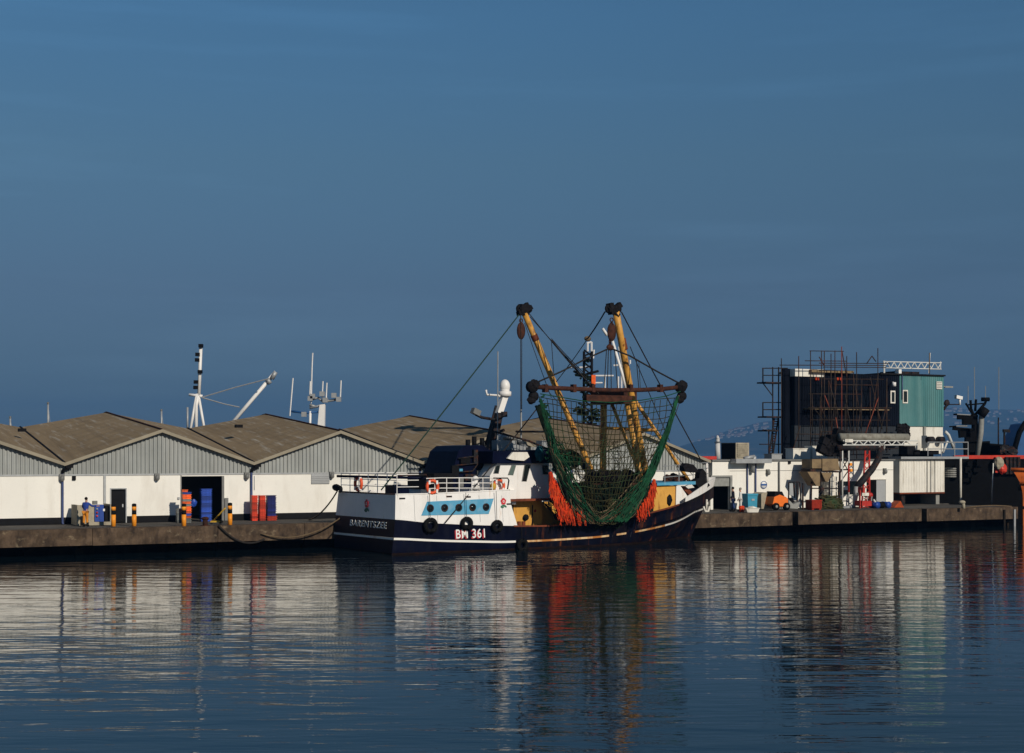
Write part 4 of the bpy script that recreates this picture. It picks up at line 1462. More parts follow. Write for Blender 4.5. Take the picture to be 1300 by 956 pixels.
fringe([(697, 599, 3), (698, 612, 9), (702, 628, 12), (707, 642, 15), (710, 655, 28)], 'chafing_fringe', 640)
fringe([(712, 632, 8), (720, 645, 14), (728, 655, 18)], 'loose_strands', 60)
fringe([(829, 608, 3), (824, 622, 7), (818, 634, 9), (808, 648, 10)], 'chafing_fringe', 300)

# ---- mooring lines
def rope(a, b, d, lab, r=.05, mt='rope_tan'):
    m = MB(); m.tube(sag(a, b, d, 14), r, 6)
    one(m, 'mooring_rope', mt, lab, 'rope', W, a, 'mooring ropes')


sa_ = B.world(*B.p(429, 622, 3.3))
rope(sa_, ground(392, 660), .35, 'taut stern mooring rope rising from the quay to the transom corner')
ra = Q.world(Q.s_at(276, 0) , -.22, G + .03)
rope(ra, Q.world(Q.s_at(334, 0), -.25, G - .9), .6, 'dark slack rope draped over the quay edge below the red crates', .07, 'wire_dark')
rope(Q.world(Q.s_at(330, 0), -.25, G - .55), B.world(.1, 3.2, 2.1), .7, 'slack brown rope drooping from the quay face to the stern', .045)

# ================================================================ BOATS BEHIND THE WAREHOUSE
def wt(pts, Y): return [W.p(px, py, Y) for px, py in pts]


def hidden_boat(px0, px1, Y, name, label, hullmat='boat_blue', cab=True):
    """a moored boat whose hull stands behind the sheds, only its masts show over the roofs"""
    x0, x1 = (px0 - CX) / F * Y, (px1 - CX) / F * Y
    bt_ = thing(name, label, 'fishing boat', W, ((x0 + x1) / 2, Y, 0), 'boats moored behind the warehouse')
    m = MB()
    n = 20
    def hw(u): return 2.6 * (1 - abs(2 * u - 1) ** 3.2)
    m.grid(lambda u, v: (x0 + (x1 - x0) * u, Y + (v * 2 - 1) * hw(u) * (1 if v in (0, 1) else 1), -.5 + (2.6 + 1.2 * (2 * u - 1) ** 2) * (abs(2 * v - 1) ** .5)), n, 8)
    m.prism([(x0 + (x1 - x0) * t, Y + s_ * hw(t) * .95) for s_, ts in ((-1, [i / 12 for i in range(1, 12)]), (1, [i / 12 for i in range(11, 0, -1)])) for t in ts], 'z', 1.2, 1.35)
    m.build('hull', hullmat, bt_)
    xm = x0 + (x1 - x0) * .5
    m = MB(); m.box((xm - 2, Y - 1.6, 1.351), (xm + 2.2, Y + 1.6, 4.6)); m.box((xm - 2.2, Y - 1.8, 4.603), (xm + 2.4, Y + 1.8, 4.75)); m.build('wheelhouse', 'white_paint', bt_)
    return bt_


def masts(par, name, mt, segs, Y, r, n=7):
    for s_ in segs:
        MB().tube(wt(s_, Y), r, n).build(name, mt, par)


Y1 = 142
b1 = hidden_boat(190, 360, Y1, 'moored_boat', 'boat behind the warehouse with white tripod mast and raised white derrick')
masts(b1, 'mast', 'white_paint', [[(255, 437), (252.5, 502)], [(252, 500), (249, 515), (249, 560)]], Y1, .17)
masts(b1, 'mast_leg', 'white_paint', [[(250, 500), (239, 560)], [(252, 502), (262, 560)]], Y1, .13)
masts(b1, 'crosstree', 'white_paint', [[(240, 501), (257, 503)]], Y1, .14)
for px, py in ((251, 450), (250.5, 457), (249, 485), (248.5, 492), (255, 439), (254, 472)):
    MB().cbox(W.p(px, py, Y1 - .2), (.4, .4, .32)).build('mast_light', 'black', b1)
masts(b1, 'derrick', 'white_paint', [[(282, 552), (350, 472)]], Y1 + 2, .19)
masts(b1, 'derrick_end', 'galv', [[(343, 487), (339, 481)], [(345, 481), (350, 472)]], Y1 + 1.8, .22)
masts(b1, 'stay_wire', 'galv', [[(258, 504), (298, 492), (340, 481)], [(257, 505), (285, 513), (304, 517)]], Y1, .06, 5)
masts(b1, 'aft_mast', 'galv', [[(238, 517), (238, 552)]], Y1, .10)
b2 = hidden_boat(340, 470, Y1 - 2, 'moored_boat', 'boat behind the warehouse with stubby white mast crowded with radio aerials')
Y2 = Y1 - 2
m = MB(); m.prism([(W.p(a, c, Y2)[0], W.p(a, c, Y2)[2]) for a, c in ((402, 560), (406, 514), (413, 513), (412, 560))], 'w', Y2 - .3, Y2 + .3); m.build('mast', 'white_paint', b2)
masts(b2, 'spreader', 'galv', [[(393, 518), (412, 514)], [(395, 507), (404, 505), (410, 510), (424, 508), (432, 505)], [(393, 514), (400, 516)]], Y2, .12)
masts(b2, 'aerial', 'white_paint', [[(394, 484), (393, 508)], [(397, 448), (396, 470), (395, 512)], [(410, 484), (409, 506)], [(415, 486), (414, 508)], [(433, 483), (432, 507)], [(372, 480), (368, 528)]], Y2, .06, 5)
for px, py in ((394, 506), (397, 503), (409, 500), (413, 508), (424, 502), (430, 507), (386, 526)):
    MB().cbox(W.p(px, py, Y2 - .2), (.45, .45, .45)).build('mast_instrument', 'galv', b2)
masts(b2, 'radar_scanner', 'boat_blue', [[(370, 522), (386, 524), (404, 523)]], Y2, .11)
masts(b2, 'scanner_support', 'white_paint', [[(393, 560), (394, 522)]], Y2, .12)
b3 = hidden_boat(690, 850, 148, 'moored_boat', 'dark rigged boat behind the trawler with black lattice mast and white aerials', 'boat_black')
Y3 = 147
m = MB()
for px in (741, 751):
    m.tube(wt([(px, 560), (px + .4, 446)], Y3), .14, 6)
for k in range(14):
    m.tube(wt([(741, 556 - k * 8), (751.4, 552 - k * 8)], Y3), .08, 5)
    m.tube(wt([(751, 556 - k * 8), (741.4, 548 - k * 8)], Y3), .08, 5)
m.build('lattice_mast', 'black', b3)
m = MB()
for px, py, r in ((745, 524, 1.0), (752, 528, .9), (738, 520, .8), (745, 500, .8), (748, 487, .6), (742, 478, .6), (735, 476, .4), (745, 458, .45), (757, 531, .7)):
    for k in range(9):
        m.cbox(W.p(px + random.gauss(0, r * 4.5), py + random.gauss(0, r * 4), Y3 - .3), (r * random.uniform(.2, .7), .4, r * random.uniform(.1, .5)), 0, random.uniform(-.5, .5))
o_ = m.build('mast_gear', 'net_dark', b3); o_['kind'] = 'stuff'
masts(b3, 'yard', 'black', [[(728, 471), (745, 480)], [(745, 475), (760, 471)], [(730, 476), (752, 479)]], Y3, .12)
masts(b3, 'aerial', 'white_paint', [[(745, 436), (751, 434)], [(746, 434), (746, 446)], [(751, 434), (751, 446)], [(754, 444), (753, 455)]], Y3, .09, 5)
masts(b3, 'white_mast', 'white_paint', [[(765, 417), (771, 426)], [(777, 431), (790, 475), (795, 495)], [(786, 440), (797, 496)]], Y3 + 2, .15)
masts(b3, 'rail', 'white_paint', [[(754, 477), (779, 477)], [(755, 486), (765, 486)], [(754, 493), (754, 478)], [(768, 493), (768, 478)], [(722, 467), (750, 466)], [(779, 464), (799, 463)], [(785, 478), (785, 495)], [(789, 476), (789, 495)], [(800, 457), (800, 462)]], Y3 + 2, .08, 5)
MB().cbox(W.p(753.5, 482, Y3), (.4, .4, .9)).build('red_lamp', 'crate_orange', b3)
# bare yacht masts
for px, py, w, lab in ((61, 512, 160, 'tall bare pole mast above the brown roof at far left'), (13, 530, 160, 'short thin mast at the extreme left above the roofs'),
                       (205, 521, 160, 'thin white mast just left of the tripod mast'), (232, 543, 160, None)):
    if not lab: continue
    y_ = thing('yacht', lab, 'yacht', W, ((px - CX) / F * w, w, 0), 'masts above the warehouse roof')
    masts(y_, 'mast', 'galv', [[(px, py), (px, 560)]], w, .10)
    masts(y_, 'masthead', 'lamp_grey', [[(px - 1, py), (px + 1, py)]], w, .14)
    masts(y_, 'shroud', 'galv', [[(px, py + 2), (px + 5, 560)]], w, .03, 4)
    x0 = (px - CX) / F * w
    m = MB(); m.prism([(x0 - 5, .2), (x0 + 3.5, .2), (x0 + 5.5, 1.3), (x0 - 5.3, 1.1)], 'w', w - 1.4, w + 1.4); m.build('hull', 'white_paint', y_)

# ================================================================ FLAT WHITE BUILDING
fb0, fb1 = S1 + .4, sx(1134, WF)
FR = 5.55
fbt = thing('flat_building', 'low flat roofed white harbour building right of the trawler bow', 'building', Q, (fb0, WF, G))
X = lambda px, w=WF: Q.s_at(px, w)
Z = lambda py, px, w=WF: Q.z_at(py, Q.s_at(px, w), w)
holes = [(X(902), X(926.5), G, Z(606, 914)), (X(1063), X(1092), Z(628, 1078), Z(611, 1078)), (X(1100), X(1124.5), G, Z(609, 1112))]
m = MB().wall(fb0, fb1, G + .003, FR - .12, WF, WF + .25, holes)
m.box((fb0, WF + .25, G), (fb0 + .25, 15, FR - .12)); m.box((fb1 - .25, WF + .25, G), (fb1, 15, FR - .12)); m.box((fb0, 15, G), (fb1, 15.25, FR - .12))
m.build('wall', 'white_wall', fbt)
MB().box((fb0 - .1, WF - .15, FR - .117), (fb1 + .1, 15.4, FR)).build('roof', 'lamp_grey', fbt)
MB().box((fb0 + .4, WF + 3, G), (fb1 - .4, WF + 3.2, FR - .2)).build('partition', 'shade_black', fbt)
MB().box((X(926.5), WF - .02, Z(597.6, 1000)), (fb1, WF - .002, Z(597.1, 1000))).build('panel_joint', 'lamp_grey', fbt)
a, b, c, d = holes[0]
MB().box((a, WF + .05, d - .7), (b, WF + .12, d)).build('roller_shutter', 'fork_grey', fbt)
m = MB(); m.box((b, WF - .08, G), (b + .2, WF + .1, d + .15)); m.box((a, WF - .08, d), (b, WF + .1, d + .15)); m.build('door_frame', 'fork_grey', fbt)
a, b, c, d = holes[1]
wn = MB().box((a, WF + .12, c), (b, WF + .16, d)).build('window', 'glass_dark', fbt)
MB().box((X(1072), WF + .08, Z(622, 1074)), (X(1077), WF + .118, Z(617, 1074))).build('notice', 'text_white', wn)
MB().box((a - .05, WF - .04, c - .08), (b + .05, WF + .1, c - .002)).build('sill', 'off_white', wn)
a, b, c, d = holes[2]
MB().box((X(1113), WF + .03, G), (b - .02, WF + .1, d - .02)).build('door_leaf', 'shutter', fbt)
MB().box((a - .06, WF - .05, d), (b + .06, WF + .1, d + .08)).build('door_frame', 'off_white', fbt)
for px in (948, 958.5, 988.3):
    m = MB(); m.tube([(X(px), WF - .1, G + .02), (X(px), WF - .1, FR - .2)], .07 if px > 950 else .06, 7)
    m.build('downpipe', 'pipe_blue' if px < 980 else 'lamp_grey', fbt)
for px, py in ((976, 599), (1124.5, 597.5)):
    s, w, z = Q.p(px, py, WF - .2)
    m = MB(); m.box((s - .14, WF - .16, z - .15), (s + .14, WF - .002, z + .2)); m.ball((s, WF - .2, z - .08), (.16, .13, .2), 10, 6); m.build('wall_lamp', 'lamp_grey', fbt)
s, w, z = Q.p(1001.5, 586.5, WF)
MB().box((s - .1, WF - .12, z - .15), (s + .12, WF - .002, z + .12)).build('alarm_box', 'black', fbt)
s, w, z = Q.p(969.5, 615.5, WF - .03)
m = MB(); m.cyl((s, WF - .05, z), (s, WF - .002, z), .33, 20)
m.build('round_sign', 'text_white', fbt)
m = MB(); m.ring((s, WF - .055, z), .29, .03, 'w', 22, 5); m.box((s - .25, WF - .075, z - .06), (s + .25, WF - .052, z + .08)); m.build('sign_band', 'sign_blue', fbt)
m = MB(); m.box((X(926), WF - .9, Z(588, 940)), (X(971), WF - .17, Z(582.5, 940))); m.build('canopy', 'galv', fbt)
m = MB(); m.tube([(X(953), WF - .5, FR + .25), (X(953), WF - .35, FR - .3), (X(953), WF - .25, Z(600, 953))], .16, 10); m.tube([(X(940), WF - .5, FR + .1), (X(953), WF - .5, FR + .25)], .14, 8); m.build('duct', 'galv', fbt)
# rooftop plant
s0, s1, s2 = X(915, 8), X(934, 8), X(951, 8)
ac = thing('roof_plant', 'black and cream louvred ventilation unit standing on the flat roof', 'ventilation unit', Q, (s0, 8, FR))
zt_ = Z(562, 930, 8)
m = MB(); m.box((s1 - .03, 8.05, FR + .05), (s1 + .007, 9.95, zt_ - .05)); m.build('black_side_panel', 'black', ac)  # thin black panel over the left side face of the housing
m = MB(); m.box((s1 + .01, 8, FR + .003), (s2, 10, zt_)); m.build('housing', 'beige_concrete', ac)
m = MB()
for k in range(7):
    m.cbox(((s1 + s2) / 2, 7.96, FR + .25 + k * .165), (s2 - s1 - .25, .07, .09))
m.build('louvre', 'beige_concrete', ac)
s, w, z = Q.p(987, 577, 9)
for px, wd, py in ((986, .5, 577), (1018, .9, 570), (1041, .8, 567)):
    s, w, z = Q.p(px, py, 8.4)
    one(MB().box((s - wd, 8.4, FR + .003), (s + wd, 9.4, z)).box((s - wd - .05, 8.35, z), (s + wd + .05, 9.45, z + .06)), 'roof_box', 'galv' if px < 1000 else 'off_white',
        {986: 'low grey box on the flat roof left of the tower', 1018: 'pale square housing on the flat roof before the tower', 1041: 'pale boxy housing behind the brown hopper'}[px], 'roof box', Q, (s, 8.4, FR))
s, w, z = Q.p(893, 580, 8)
one(MB().box((s - .7, 7.6, FR + .003), (s + 1.0, 8.4, z + .05)), 'red_box', 'machine_red', 'red box on the flat roof edge beside the lighthouse', 'box', Q, (s, 7.6, FR))

# ================================================================ ICE TOWER
TW = 12.2
tw = thing('ice_tower', 'tall dark navy and teal clad ice tower under scaffolding', 'tower', Q, (X(1009, TW), TW, G))
zT, zM = Z(475, 1100, TW), Z(540.5, 1080, TW)
zN = zT
xL, xR = X(1009, TW), X(1141.5, TW)
m = MB(); m.prism([(xL, TW), (xR, TW), (xR, TW + 9), (xL + 5.5, TW + 9), (xL, TW + 1.9)], 'z', zM, zT); m.build('navy_cladding', 'tower_navy', tw)
m = MB(); m.prism([(xL + .02, TW + .05), (xR, TW + .05), (xR, TW + 8.9), (xL + 5.6, TW + 8.9), (xL + .02, TW + 1.8)], 'z', G, zM - .003); m.build('lower_cladding', 'tower_grey', tw)
m = MB(); m.box((X(994.5, TW + .6), TW + .6, G), (X(1009, TW) - .003, TW + .9, zT + .3)); m.build('stair_shaft', 'tower_navy', tw)
m = MB(); m.box((X(1141.5, TW) + .003, TW - .05, zM), (X(1197.5, TW), TW + 8.5, zT)); m.build('teal_cladding', 'teal', tw)
m = MB()
sA, sB = X(1141.5, TW), X(1197.5, TW)
nn = 22
for k in range(nn):
    q = sA + .05 + (sB - sA - .1) * k / nn
    m.box((q, TW - .075, zM + .02), (q + .09, TW - .053, zT - .05))
m.build('teal_ribs', 'teal', tw)
m = MB()
sA2, sB2 = X(1009, TW), X(1141.5, TW)
for k in range(46):
    q = sA2 + .05 + (sB2 - sA2 - .1) * k / 46
    m.box((q, TW - .035, zM + .02), (q + .1, TW - .003, zT - .05))
m.build('navy_ribs', 'tower_navy', tw)
m = MB(); m.box((X(1146, TW), TW + .05, Z(576, 1170, TW)), (X(1197.5, TW), TW + 8.4, zM - .004)); m.build('white_base', 'off_white', tw)
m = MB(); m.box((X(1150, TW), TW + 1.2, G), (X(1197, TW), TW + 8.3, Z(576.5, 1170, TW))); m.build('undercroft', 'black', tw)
m = MB(); m.box((X(1008.5, TW), TW - .1, Z(478, 1020, TW)), (X(1045, TW), TW + 1.2, Z(468.5, 1020, TW))); m.build('white_parapet', 'off_white', tw)
m = MB(); m.box((X(1026, TW), TW - .5, zT + .003), (X(1079, TW), TW + 4, zT + .22)); m.build('scaffold_boards', 'hopper_brown', tw)
m = MB(); m.box((X(1138, TW) - 2.0, TW - .2, zT + .004), (X(1198.5, TW), TW + 8.6, zT + .14)); m.build('roof_edge', 'shade_black', tw)
m = MB(); m.box((X(1146, TW), TW + 1, zT + .15), (X(1177, TW), TW + 3, zT + .42)); m.build('roof_hatch', 'dark_metal', tw)
MB().box((X(1145, TW), TW + .4, zT + .15), (X(1148.5, TW), TW + .9, zT + .55)).build('roof_cowl', 'text_white', tw)
for pa_ in ((1145, 1151.5, 495, 512), (1129.5, 1135.5, 496, 512)):
    s0, s1 = X(pa_[0], TW), X(pa_[1], TW)
    z1, z0 = Z(pa_[2], pa_[0], TW), Z(pa_[3], pa_[0], TW)
    w_o = MB().box((s0, TW - .12, z0), (s1, TW - .078, z1)).build('window', 'off_white', tw)
    MB().box((s0 + (.1 if pa_[0] > 1140 else .12), TW - .14, z0 + .12), (s1 - .1, TW - .123, z1 - .12)).build('pane', 'glass_dark', w_o)
s0, s1 = X(1187.5, TW), X(1194.5, TW)
vt = MB().box((s0, TW - .16, Z(494, 1190, TW)), (s1, TW - .08, Z(484.5, 1190, TW))).build('vent', 'off_white', tw)
m = MB()
for k in range(4):
    m.box((s0 + .06, TW - .19, Z(492.5 - k * 2.1, 1190, TW)), (s1 - .06, TW - .163, Z(491.6 - k * 2.1, 1190, TW)))
m.build('slats', 'fork_grey', vt)
m = MB(); m.tube([(X(1144.3, TW), TW - .13, zT), (X(1144.3, TW), TW - .13, Z(507, 1144, TW))], .05, 6); m.build('cable_pipe', 'pipe_blue', tw)
m = MB(); m.box((X(1172, TW), TW - .1, Z(576, 1170, TW)), (X(1174.5, TW), TW + .04, zM - .01)); m.build('rainwater_pipe', 'fork_grey', tw)
m = MB(); q = Q.p(1134, 489, TW - .6); m.cyl((q[0], TW - .7, q[2] - .1), (q[0], TW - .7, q[2] + .25), .18, 10); m.tube([(q[0], TW - .65, q[2] + .25), (q[0] + .4, TW - .01, q[2] + .3)], .05, 5); m.build('camera', 'text_white', tw)
# brackets and camera to the right of the teal block
m = MB(); m.tube([Q.p(1194, 491, TW + 1), Q.p(1207, 491, TW + 1)], .07, 6); m.box(Q.p(1200, 490, TW + .9), Q.p(1208, 492.5, TW + 1.1)); m.build('lamp_bracket', 'fork_grey', tw)
m = MB(); m.tube([Q.p(1197, 513.5, TW + 1), Q.p(1218, 513.5, TW + 1)], .06, 6); m.tube([Q.p(1198, 520, TW + 1), Q.p(1203, 513, TW + 1)], .12, 6)
m.ball(Q.p(1202, 511.5, TW + 1), (.35, .2, .3), 8, 6, .1); m.build('camera_bracket', 'dark_metal', tw)
m = MB(); q = Q.p(1218, 508, TW + 1); m.tube([Q.p(1218.5, 514, TW + 1), Q.p(1218.5, 505, TW + 1)], .1, 6); m.cbox((q[0] - .1, q[1], q[2] + .25), (.75, .3, .3), 0, .15); m.build('camera', 'text_white', tw)

# --- scaffold
SW = TW - 1.0
sf = thing('scaffold', 'rusty tube scaffold against the dark tower front, rising above its roof', 'scaffold', Q, (X(1060, SW), SW, G))


def pole(name, mt, pts, r=.04, w=SW, w2=None):
    m = MB(); m.tube([Q.p(px, py, w if i == 0 or w2 is None else w2) for i, (px, py) in enumerate(pts)], r, 6)
    return m.build(name, mt, sf)


for px, y0, y1 in ((992, 455, 583), (1014, 452, 575), (1029, 446, 583), (1043, 445, 583), (1046.5, 446, 583), (1055, 449, 575), (1060, 445, 583), (1068.5, 440, 560), (1075, 452, 583), (1087.5, 447, 583), (1114.5, 442, 560), (1126, 480, 575), (1180, 448, 475)):
    pole('standard', 'scaffold_red' if px in (1068.5,) else 'scaffold', [(px, y0), (px, y1)], .04)
for x0, x1, y in ((990, 1125, 463.5), (1028, 1071, 445.5), (1040, 1130, 461), (1045, 1125, 466), (1022, 1075, 458), (1026, 1132, 517.5), (1060, 1115, 488.5), (1000, 1142, 569), (1010, 1065, 551)):
    pole('ledger', 'scaffold', [(x0, y), (x1, y + .5)], .05 if y == 517.5 else .04)
for k in range(10):
    x0 = 1031 + k * 10.5
    pole('standard', 'scaffold', [(x0, random.uniform(470, 520)), (x0 + random.uniform(-1, 1), random.uniform(545, 583))], .035)
    pole('brace', 'scaffold', [(x0, random.uniform(470, 530)), (x0 + random.uniform(8, 16) * random.choice((-1, 1)), random.uniform(530, 575))], .035)
for y in (481, 500, 533, 548, 560):
    pole('ledger', 'scaffold', [(random.uniform(1026, 1050), y), (random.uniform(1085, 1138), y + .5)], .035)
for p0, p1, mt in (((1115, 505), (1096, 558), 'scaffold_red'), ((1047, 502), (1053, 518), 'scaffold_red'), ((1040, 453), (1046, 464), 'scaffold'), ((1069, 446), (1075, 480), 'scaffold'),
                   ((1113, 517), (1120, 545), 'scaffold'), ((1100, 462), (1107, 452), 'scaffold'), ((1107, 452), (1112, 459), 'scaffold'), ((1016, 541), (1004, 580), 'scaffold'), ((1061, 530), (1066, 560), 'scaffold_red'),
                   ((1044, 540), (1040, 560), 'scaffold'), ((1076, 545), (1060, 570), 'scaffold')):
    pole('brace', mt, [p0, p1], .045)
m = MB(); m.box(Q.p(1028, 519.5, SW + .1), (Q.p(1130, 518, SW)[0], SW + .9, Q.p(1028, 518, SW)[2])); m.build('boards', 'hopper_brown', sf)
for x0, x1, y in ((1034, 1040, 481), (1060, 1069, 481)):
    m = MB(); m.cbox(Q.p((x0 + x1) / 2, y, TW - .15), ((x1 - x0) * .066, .15, .2)); m.build('orange_netting', 'chafer', sf)
# --- white lattice girder on the roof
gd = thing('lattice_girder', 'white zigzag lattice girder lying above the tower roof', 'girder', Q, (X(1124, TW + 1), TW + 1, zT))
m = MB()
for y in (459.5, 467.5):
    m.tube([Q.p(1121, y - .5, TW + 1), Q.p(1195, y + 1.2, TW + 1)], .055, 6)
m.build('chord', 'truss_white', gd)
m = MB()
for k in range(17):
    x0 = 1122 + k * 4.3
    m.tube([Q.p(x0, (460 if k % 2 else 467.5), TW + 1), Q.p(x0 + 4.3, (467.5 if k % 2 else 460), TW + 1)], .05, 5)
m.tube([Q.p(1122.5, 458, TW + 1), Q.p(1122.5, 474, TW + 1)], .09, 5); m.tube([Q.p(1194, 459, TW + 1), Q.p(1194, 469, TW + 1)], .06, 5); m.tube([Q.p(1181, 448, TW + 1), Q.p(1179, 474, TW + 1)], .05, 5)
m.build('lacing', 'truss_white', gd)
# --- access stair at the left
sw = TW + 1.5
ax = thing('access_stair', 'steel stair and caged platforms on the left side of the tower', 'stair', Q, (X(980, sw), sw, G))
m = MB()
for px, y0, y1 in ((981, 466, 583), (988.5, 466, 583), (968.5, 467, 486), (968.5, 511, 529), (976, 545, 583), (969, 545, 547)):
    m.tube([Q.p(px, y0, sw), Q.p(px, y1, sw)], .06, 6)
m.build('post', 'dark_metal', ax)
for ys, x0, x1 in (((467.5, 476.5), 968, 1000), ((511, 520), 968, 1000), ((546,), 970, 984), ((564,), 964, 1004)):
    m = MB()
    for y in ys:
        m.tube([Q.p(x0, y, sw), Q.p(x1, y, sw)], .045, 5)
    m.build('guard_rail', 'dark_metal', ax)
for y, x0, x1 in ((485.5, 968, 993), (529, 969, 1008), (546.5, 969, 984)):
    a_, b_ = Q.p(x0, y, sw), Q.p(x1, y, sw)
    MB().box((a_[0], sw - .5, a_[2] - .08), (b_[0], sw + .8, a_[2] + .04)).build('platform', 'dark_metal', ax)
m = MB()
m.tube([Q.p(969, 487, sw), Q.p(981, 503, sw)], .05, 5)
for dx in (0, 5):
    m.tube([Q.p(988 - dx, 531, sw), Q.p(981 - dx, 580, sw)], .07, 5)
for k in range(16):
    m.tube([Q.p(983 - k * .43, 532 + k * 3.1, sw), Q.p(988 - k * .43, 532 + k * 3.1, sw)], .05, 4)
m.build('flight', 'dark_metal', ax)

# --- container and walkway under the teal block
CW = 7.5
ct = thing('white_container', 'white ribbed container raised on dark legs below the teal block', 'container', Q, (X(1142, CW), CW, G))
sA, sB = X(1142, CW), X(1199, CW)
zA, zB = Z(625, 1170, CW), Z(583, 1170, CW)
MB().box((sA, CW, zA), (sB, CW + 2.6, zB)).build('body', 'off_white', ct)
m = MB()
for k in range(16):
    q = sA + .12 + (sB - sA - .3) * k / 16
    m.box((q, CW - .018, zA + .12), (q + .12, CW - .003, zB - .1))
m.build('ribs', 'off_white', ct)
for px in (1176.5, 1181, 1186):
    MB().tube([(X(px, CW), CW - .1, zA), (X(px, CW), CW - .1, zB)], .03, 5).build('lock_rod', 'fork_grey', ct)
m = MB(); m.box((sA, CW - .02, zA - .12), (sB, CW + 2.6, zA - .004)); m.build('bottom_rail', 'rust_rail', ct)
for q in (sA + .5, sB - .7):
    MB().box((q, CW + .3, G), (q + .4, CW + 2.2, zA - .125)).build('leg', 'fork_grey' if q > sA + 2 else 'dark_metal', ct)
m = MB(); m.box((sA + .6, CW + 2.4, G), (sB + .2, CW + 2.5, zA - .125)); m.build('gap_shade', 'black', ct)  # black sheet added to stand for the shade in the gap below the container
wk = thing('walkway', 'grey steel walkway with railings projecting right of the container', 'walkway', Q, (X(1145, CW), CW, G))
a_, b_ = Q.p(1144, 581, CW - .4), Q.p(1230, 581, CW - .4)
MB().box((a_[0], CW - .4, a_[2] - .12), (b_[0], CW + 1.2, a_[2] + .08)).build('deck', 'galv', wk)
m = MB()
for y in (561.5, 570):
    m.tube([Q.p(1178, y, CW - .3), Q.p(1229, y, CW - .3)], .045, 5)
for px in (1178, 1195, 1212, 1229):
    m.tube([Q.p(px, 561, CW - .3), Q.p(px, 579, CW - .3)], .045, 5)
m.build('railing', 'galv', wk)
MB().tube([Q.p(1219.5, 581, CW - .4), (X(1219.5, CW - .4), CW - .4, G)], .1, 8).build('leg', 'off_white', wk)
MB().tube([Q.p(1261, 588, CW - .4), (X(1259, CW - .4), CW - .4, G)], .05, 6).build('pole', 'off_white', wk)
# machinery on the walkway
mc = thing('duct_machinery', 'white ducts and round fans on the walkway below the teal block', 'machinery', Q, (X(1160, CW), CW, 6))
m = MB()
for px, py in ((1181, 558.5), (1194, 558.5)):
    q = Q.p(px, py, CW + .6); m.cyl((q[0], CW + .3, q[2]), (q[0], CW + .9, q[2]), .3, 14)
m.build('fan', 'dark_metal', mc)
q0, q1 = Q.p(1177, 566, CW + .9), Q.p(1198, 556, CW + .9)
MB().box((q0[0], CW + .92, q0[2] - .2), (q1[0], CW + 1.6, q1[2] + .2)).build('casing', 'off_white', mc)
for x0, x1, y0, y1, mt in ((1155, 1172, 562, 577, 'off_white'), (1143, 1152, 553, 562, 'black'), (1152, 1162, 566, 577, 'black'), (1158, 1168, 571, 577, 'black'), (1177, 1192, 572, 577, 'black')):
    q0, q1 = Q.p(x0, y1, CW + 1.2), Q.p(x1, y0, CW + 1.2)
    MB().box((q0[0], CW + (1.2 if mt == 'black' else 1.9), q0[2]), (q1[0], CW + 2.3, q1[2])).build('duct', mt, mc)
m = MB(); m.tube([Q.p(1200, 548, TW), Q.p(1204, 552, TW), Q.p(1211, 570, TW)], .14, 7); m.tube([Q.p(1203, 560, TW), Q.p(1197, 575, TW)], .1, 7); m.build('vent_pipe', 'truss_white', mc)
m = MB()
for k in range(5):
    m.ring(Q.p(1206, 600 + k * 2.5 - 5, CW + 1.8), .5, .07, 'z', 14, 5)
m.build('hose_coil', 'fork_grey', mc)
for k in range(26):
    pass
m = MB()
for k in range(30):
    m.ball(Q.p(random.uniform(1140, 1152), random.uniform(541, 556), TW - 1.5), (.28, .25, .25), 7, 5, .3)
m.build('cable_bundle', 'tarp_black', mc)

# ================================================================ CONVEYOR AND HOPPERS
KW = 6.0 - 1.2
cv = thing('conveyor', 'grey covered conveyor tube with lattice frame crossing above the flat roof', 'conveyor', Q, (X(1110, KW), KW, G))
m = MB(); m.tube([Q.p(1066, 555, KW), Q.p(1152, 555.5, KW)], .33, 14); m.build('covered_tube', 'conveyor', cv)
m = MB()
for k in range(14):
    x0 = 1072 + k * 6
    m.tube([Q.p(x0, 559 if k % 2 else 565, KW - .2), Q.p(x0 + 6, 565 if k % 2 else 559, KW - .2)], .05, 5)
m.tube([Q.p(1070, 559.5, KW - .2), Q.p(1165, 559.5, KW - .2)], .05, 5); m.tube([Q.p(1070, 565, KW - .2), Q.p(1165, 565, KW - .2)], .05, 5)
m.build('lattice', 'truss_white', cv)
MB().box(Q.p(1073, 561.5, KW - .35), tuple(Vector(Q.p(1083, 557.5, KW - .35)) + Vector((0, .3, 0)))).build('drive_cover', 'off_white', cv)
m = MB(); m.tube([Q.p(1063, 568.5, KW), Q.p(1119, 568, KW)], .24, 12); m.build('lower_pipe', 'dark_metal', cv)
m = MB(); m.ring(Q.p(1119.5, 567.5, KW - .2), .26, .09, 'w', 16, 6); m.build('pulley', 'fork_grey', cv)
m = MB(); m.tube([Q.p(x_, y_, KW - .25) for x_, y_ in ((1119, 569), (1115, 583), (1107, 596), (1096, 609), (1088, 618))], .26, 10, .3); m.build('chute', 'dark_metal', cv)
m = MB(); m.tube([Q.p(x_, y_, KW - .25) for x_, y_ in ((1088, 618), (1086, 632), (1084, 643), (1070, 645))], .22, 10, .14); m.build('spout', 'shutter', cv)
m = MB()
for k in range(16):
    m.cbox(Q.p(random.uniform(1044, 1069), random.uniform(552, 578), KW + .6), (random.uniform(.5, 1.1), .6, random.uniform(.4, 1.0)), 0, random.uniform(-.5, .5))
m.build('drive_machinery', 'tarp_black', cv)
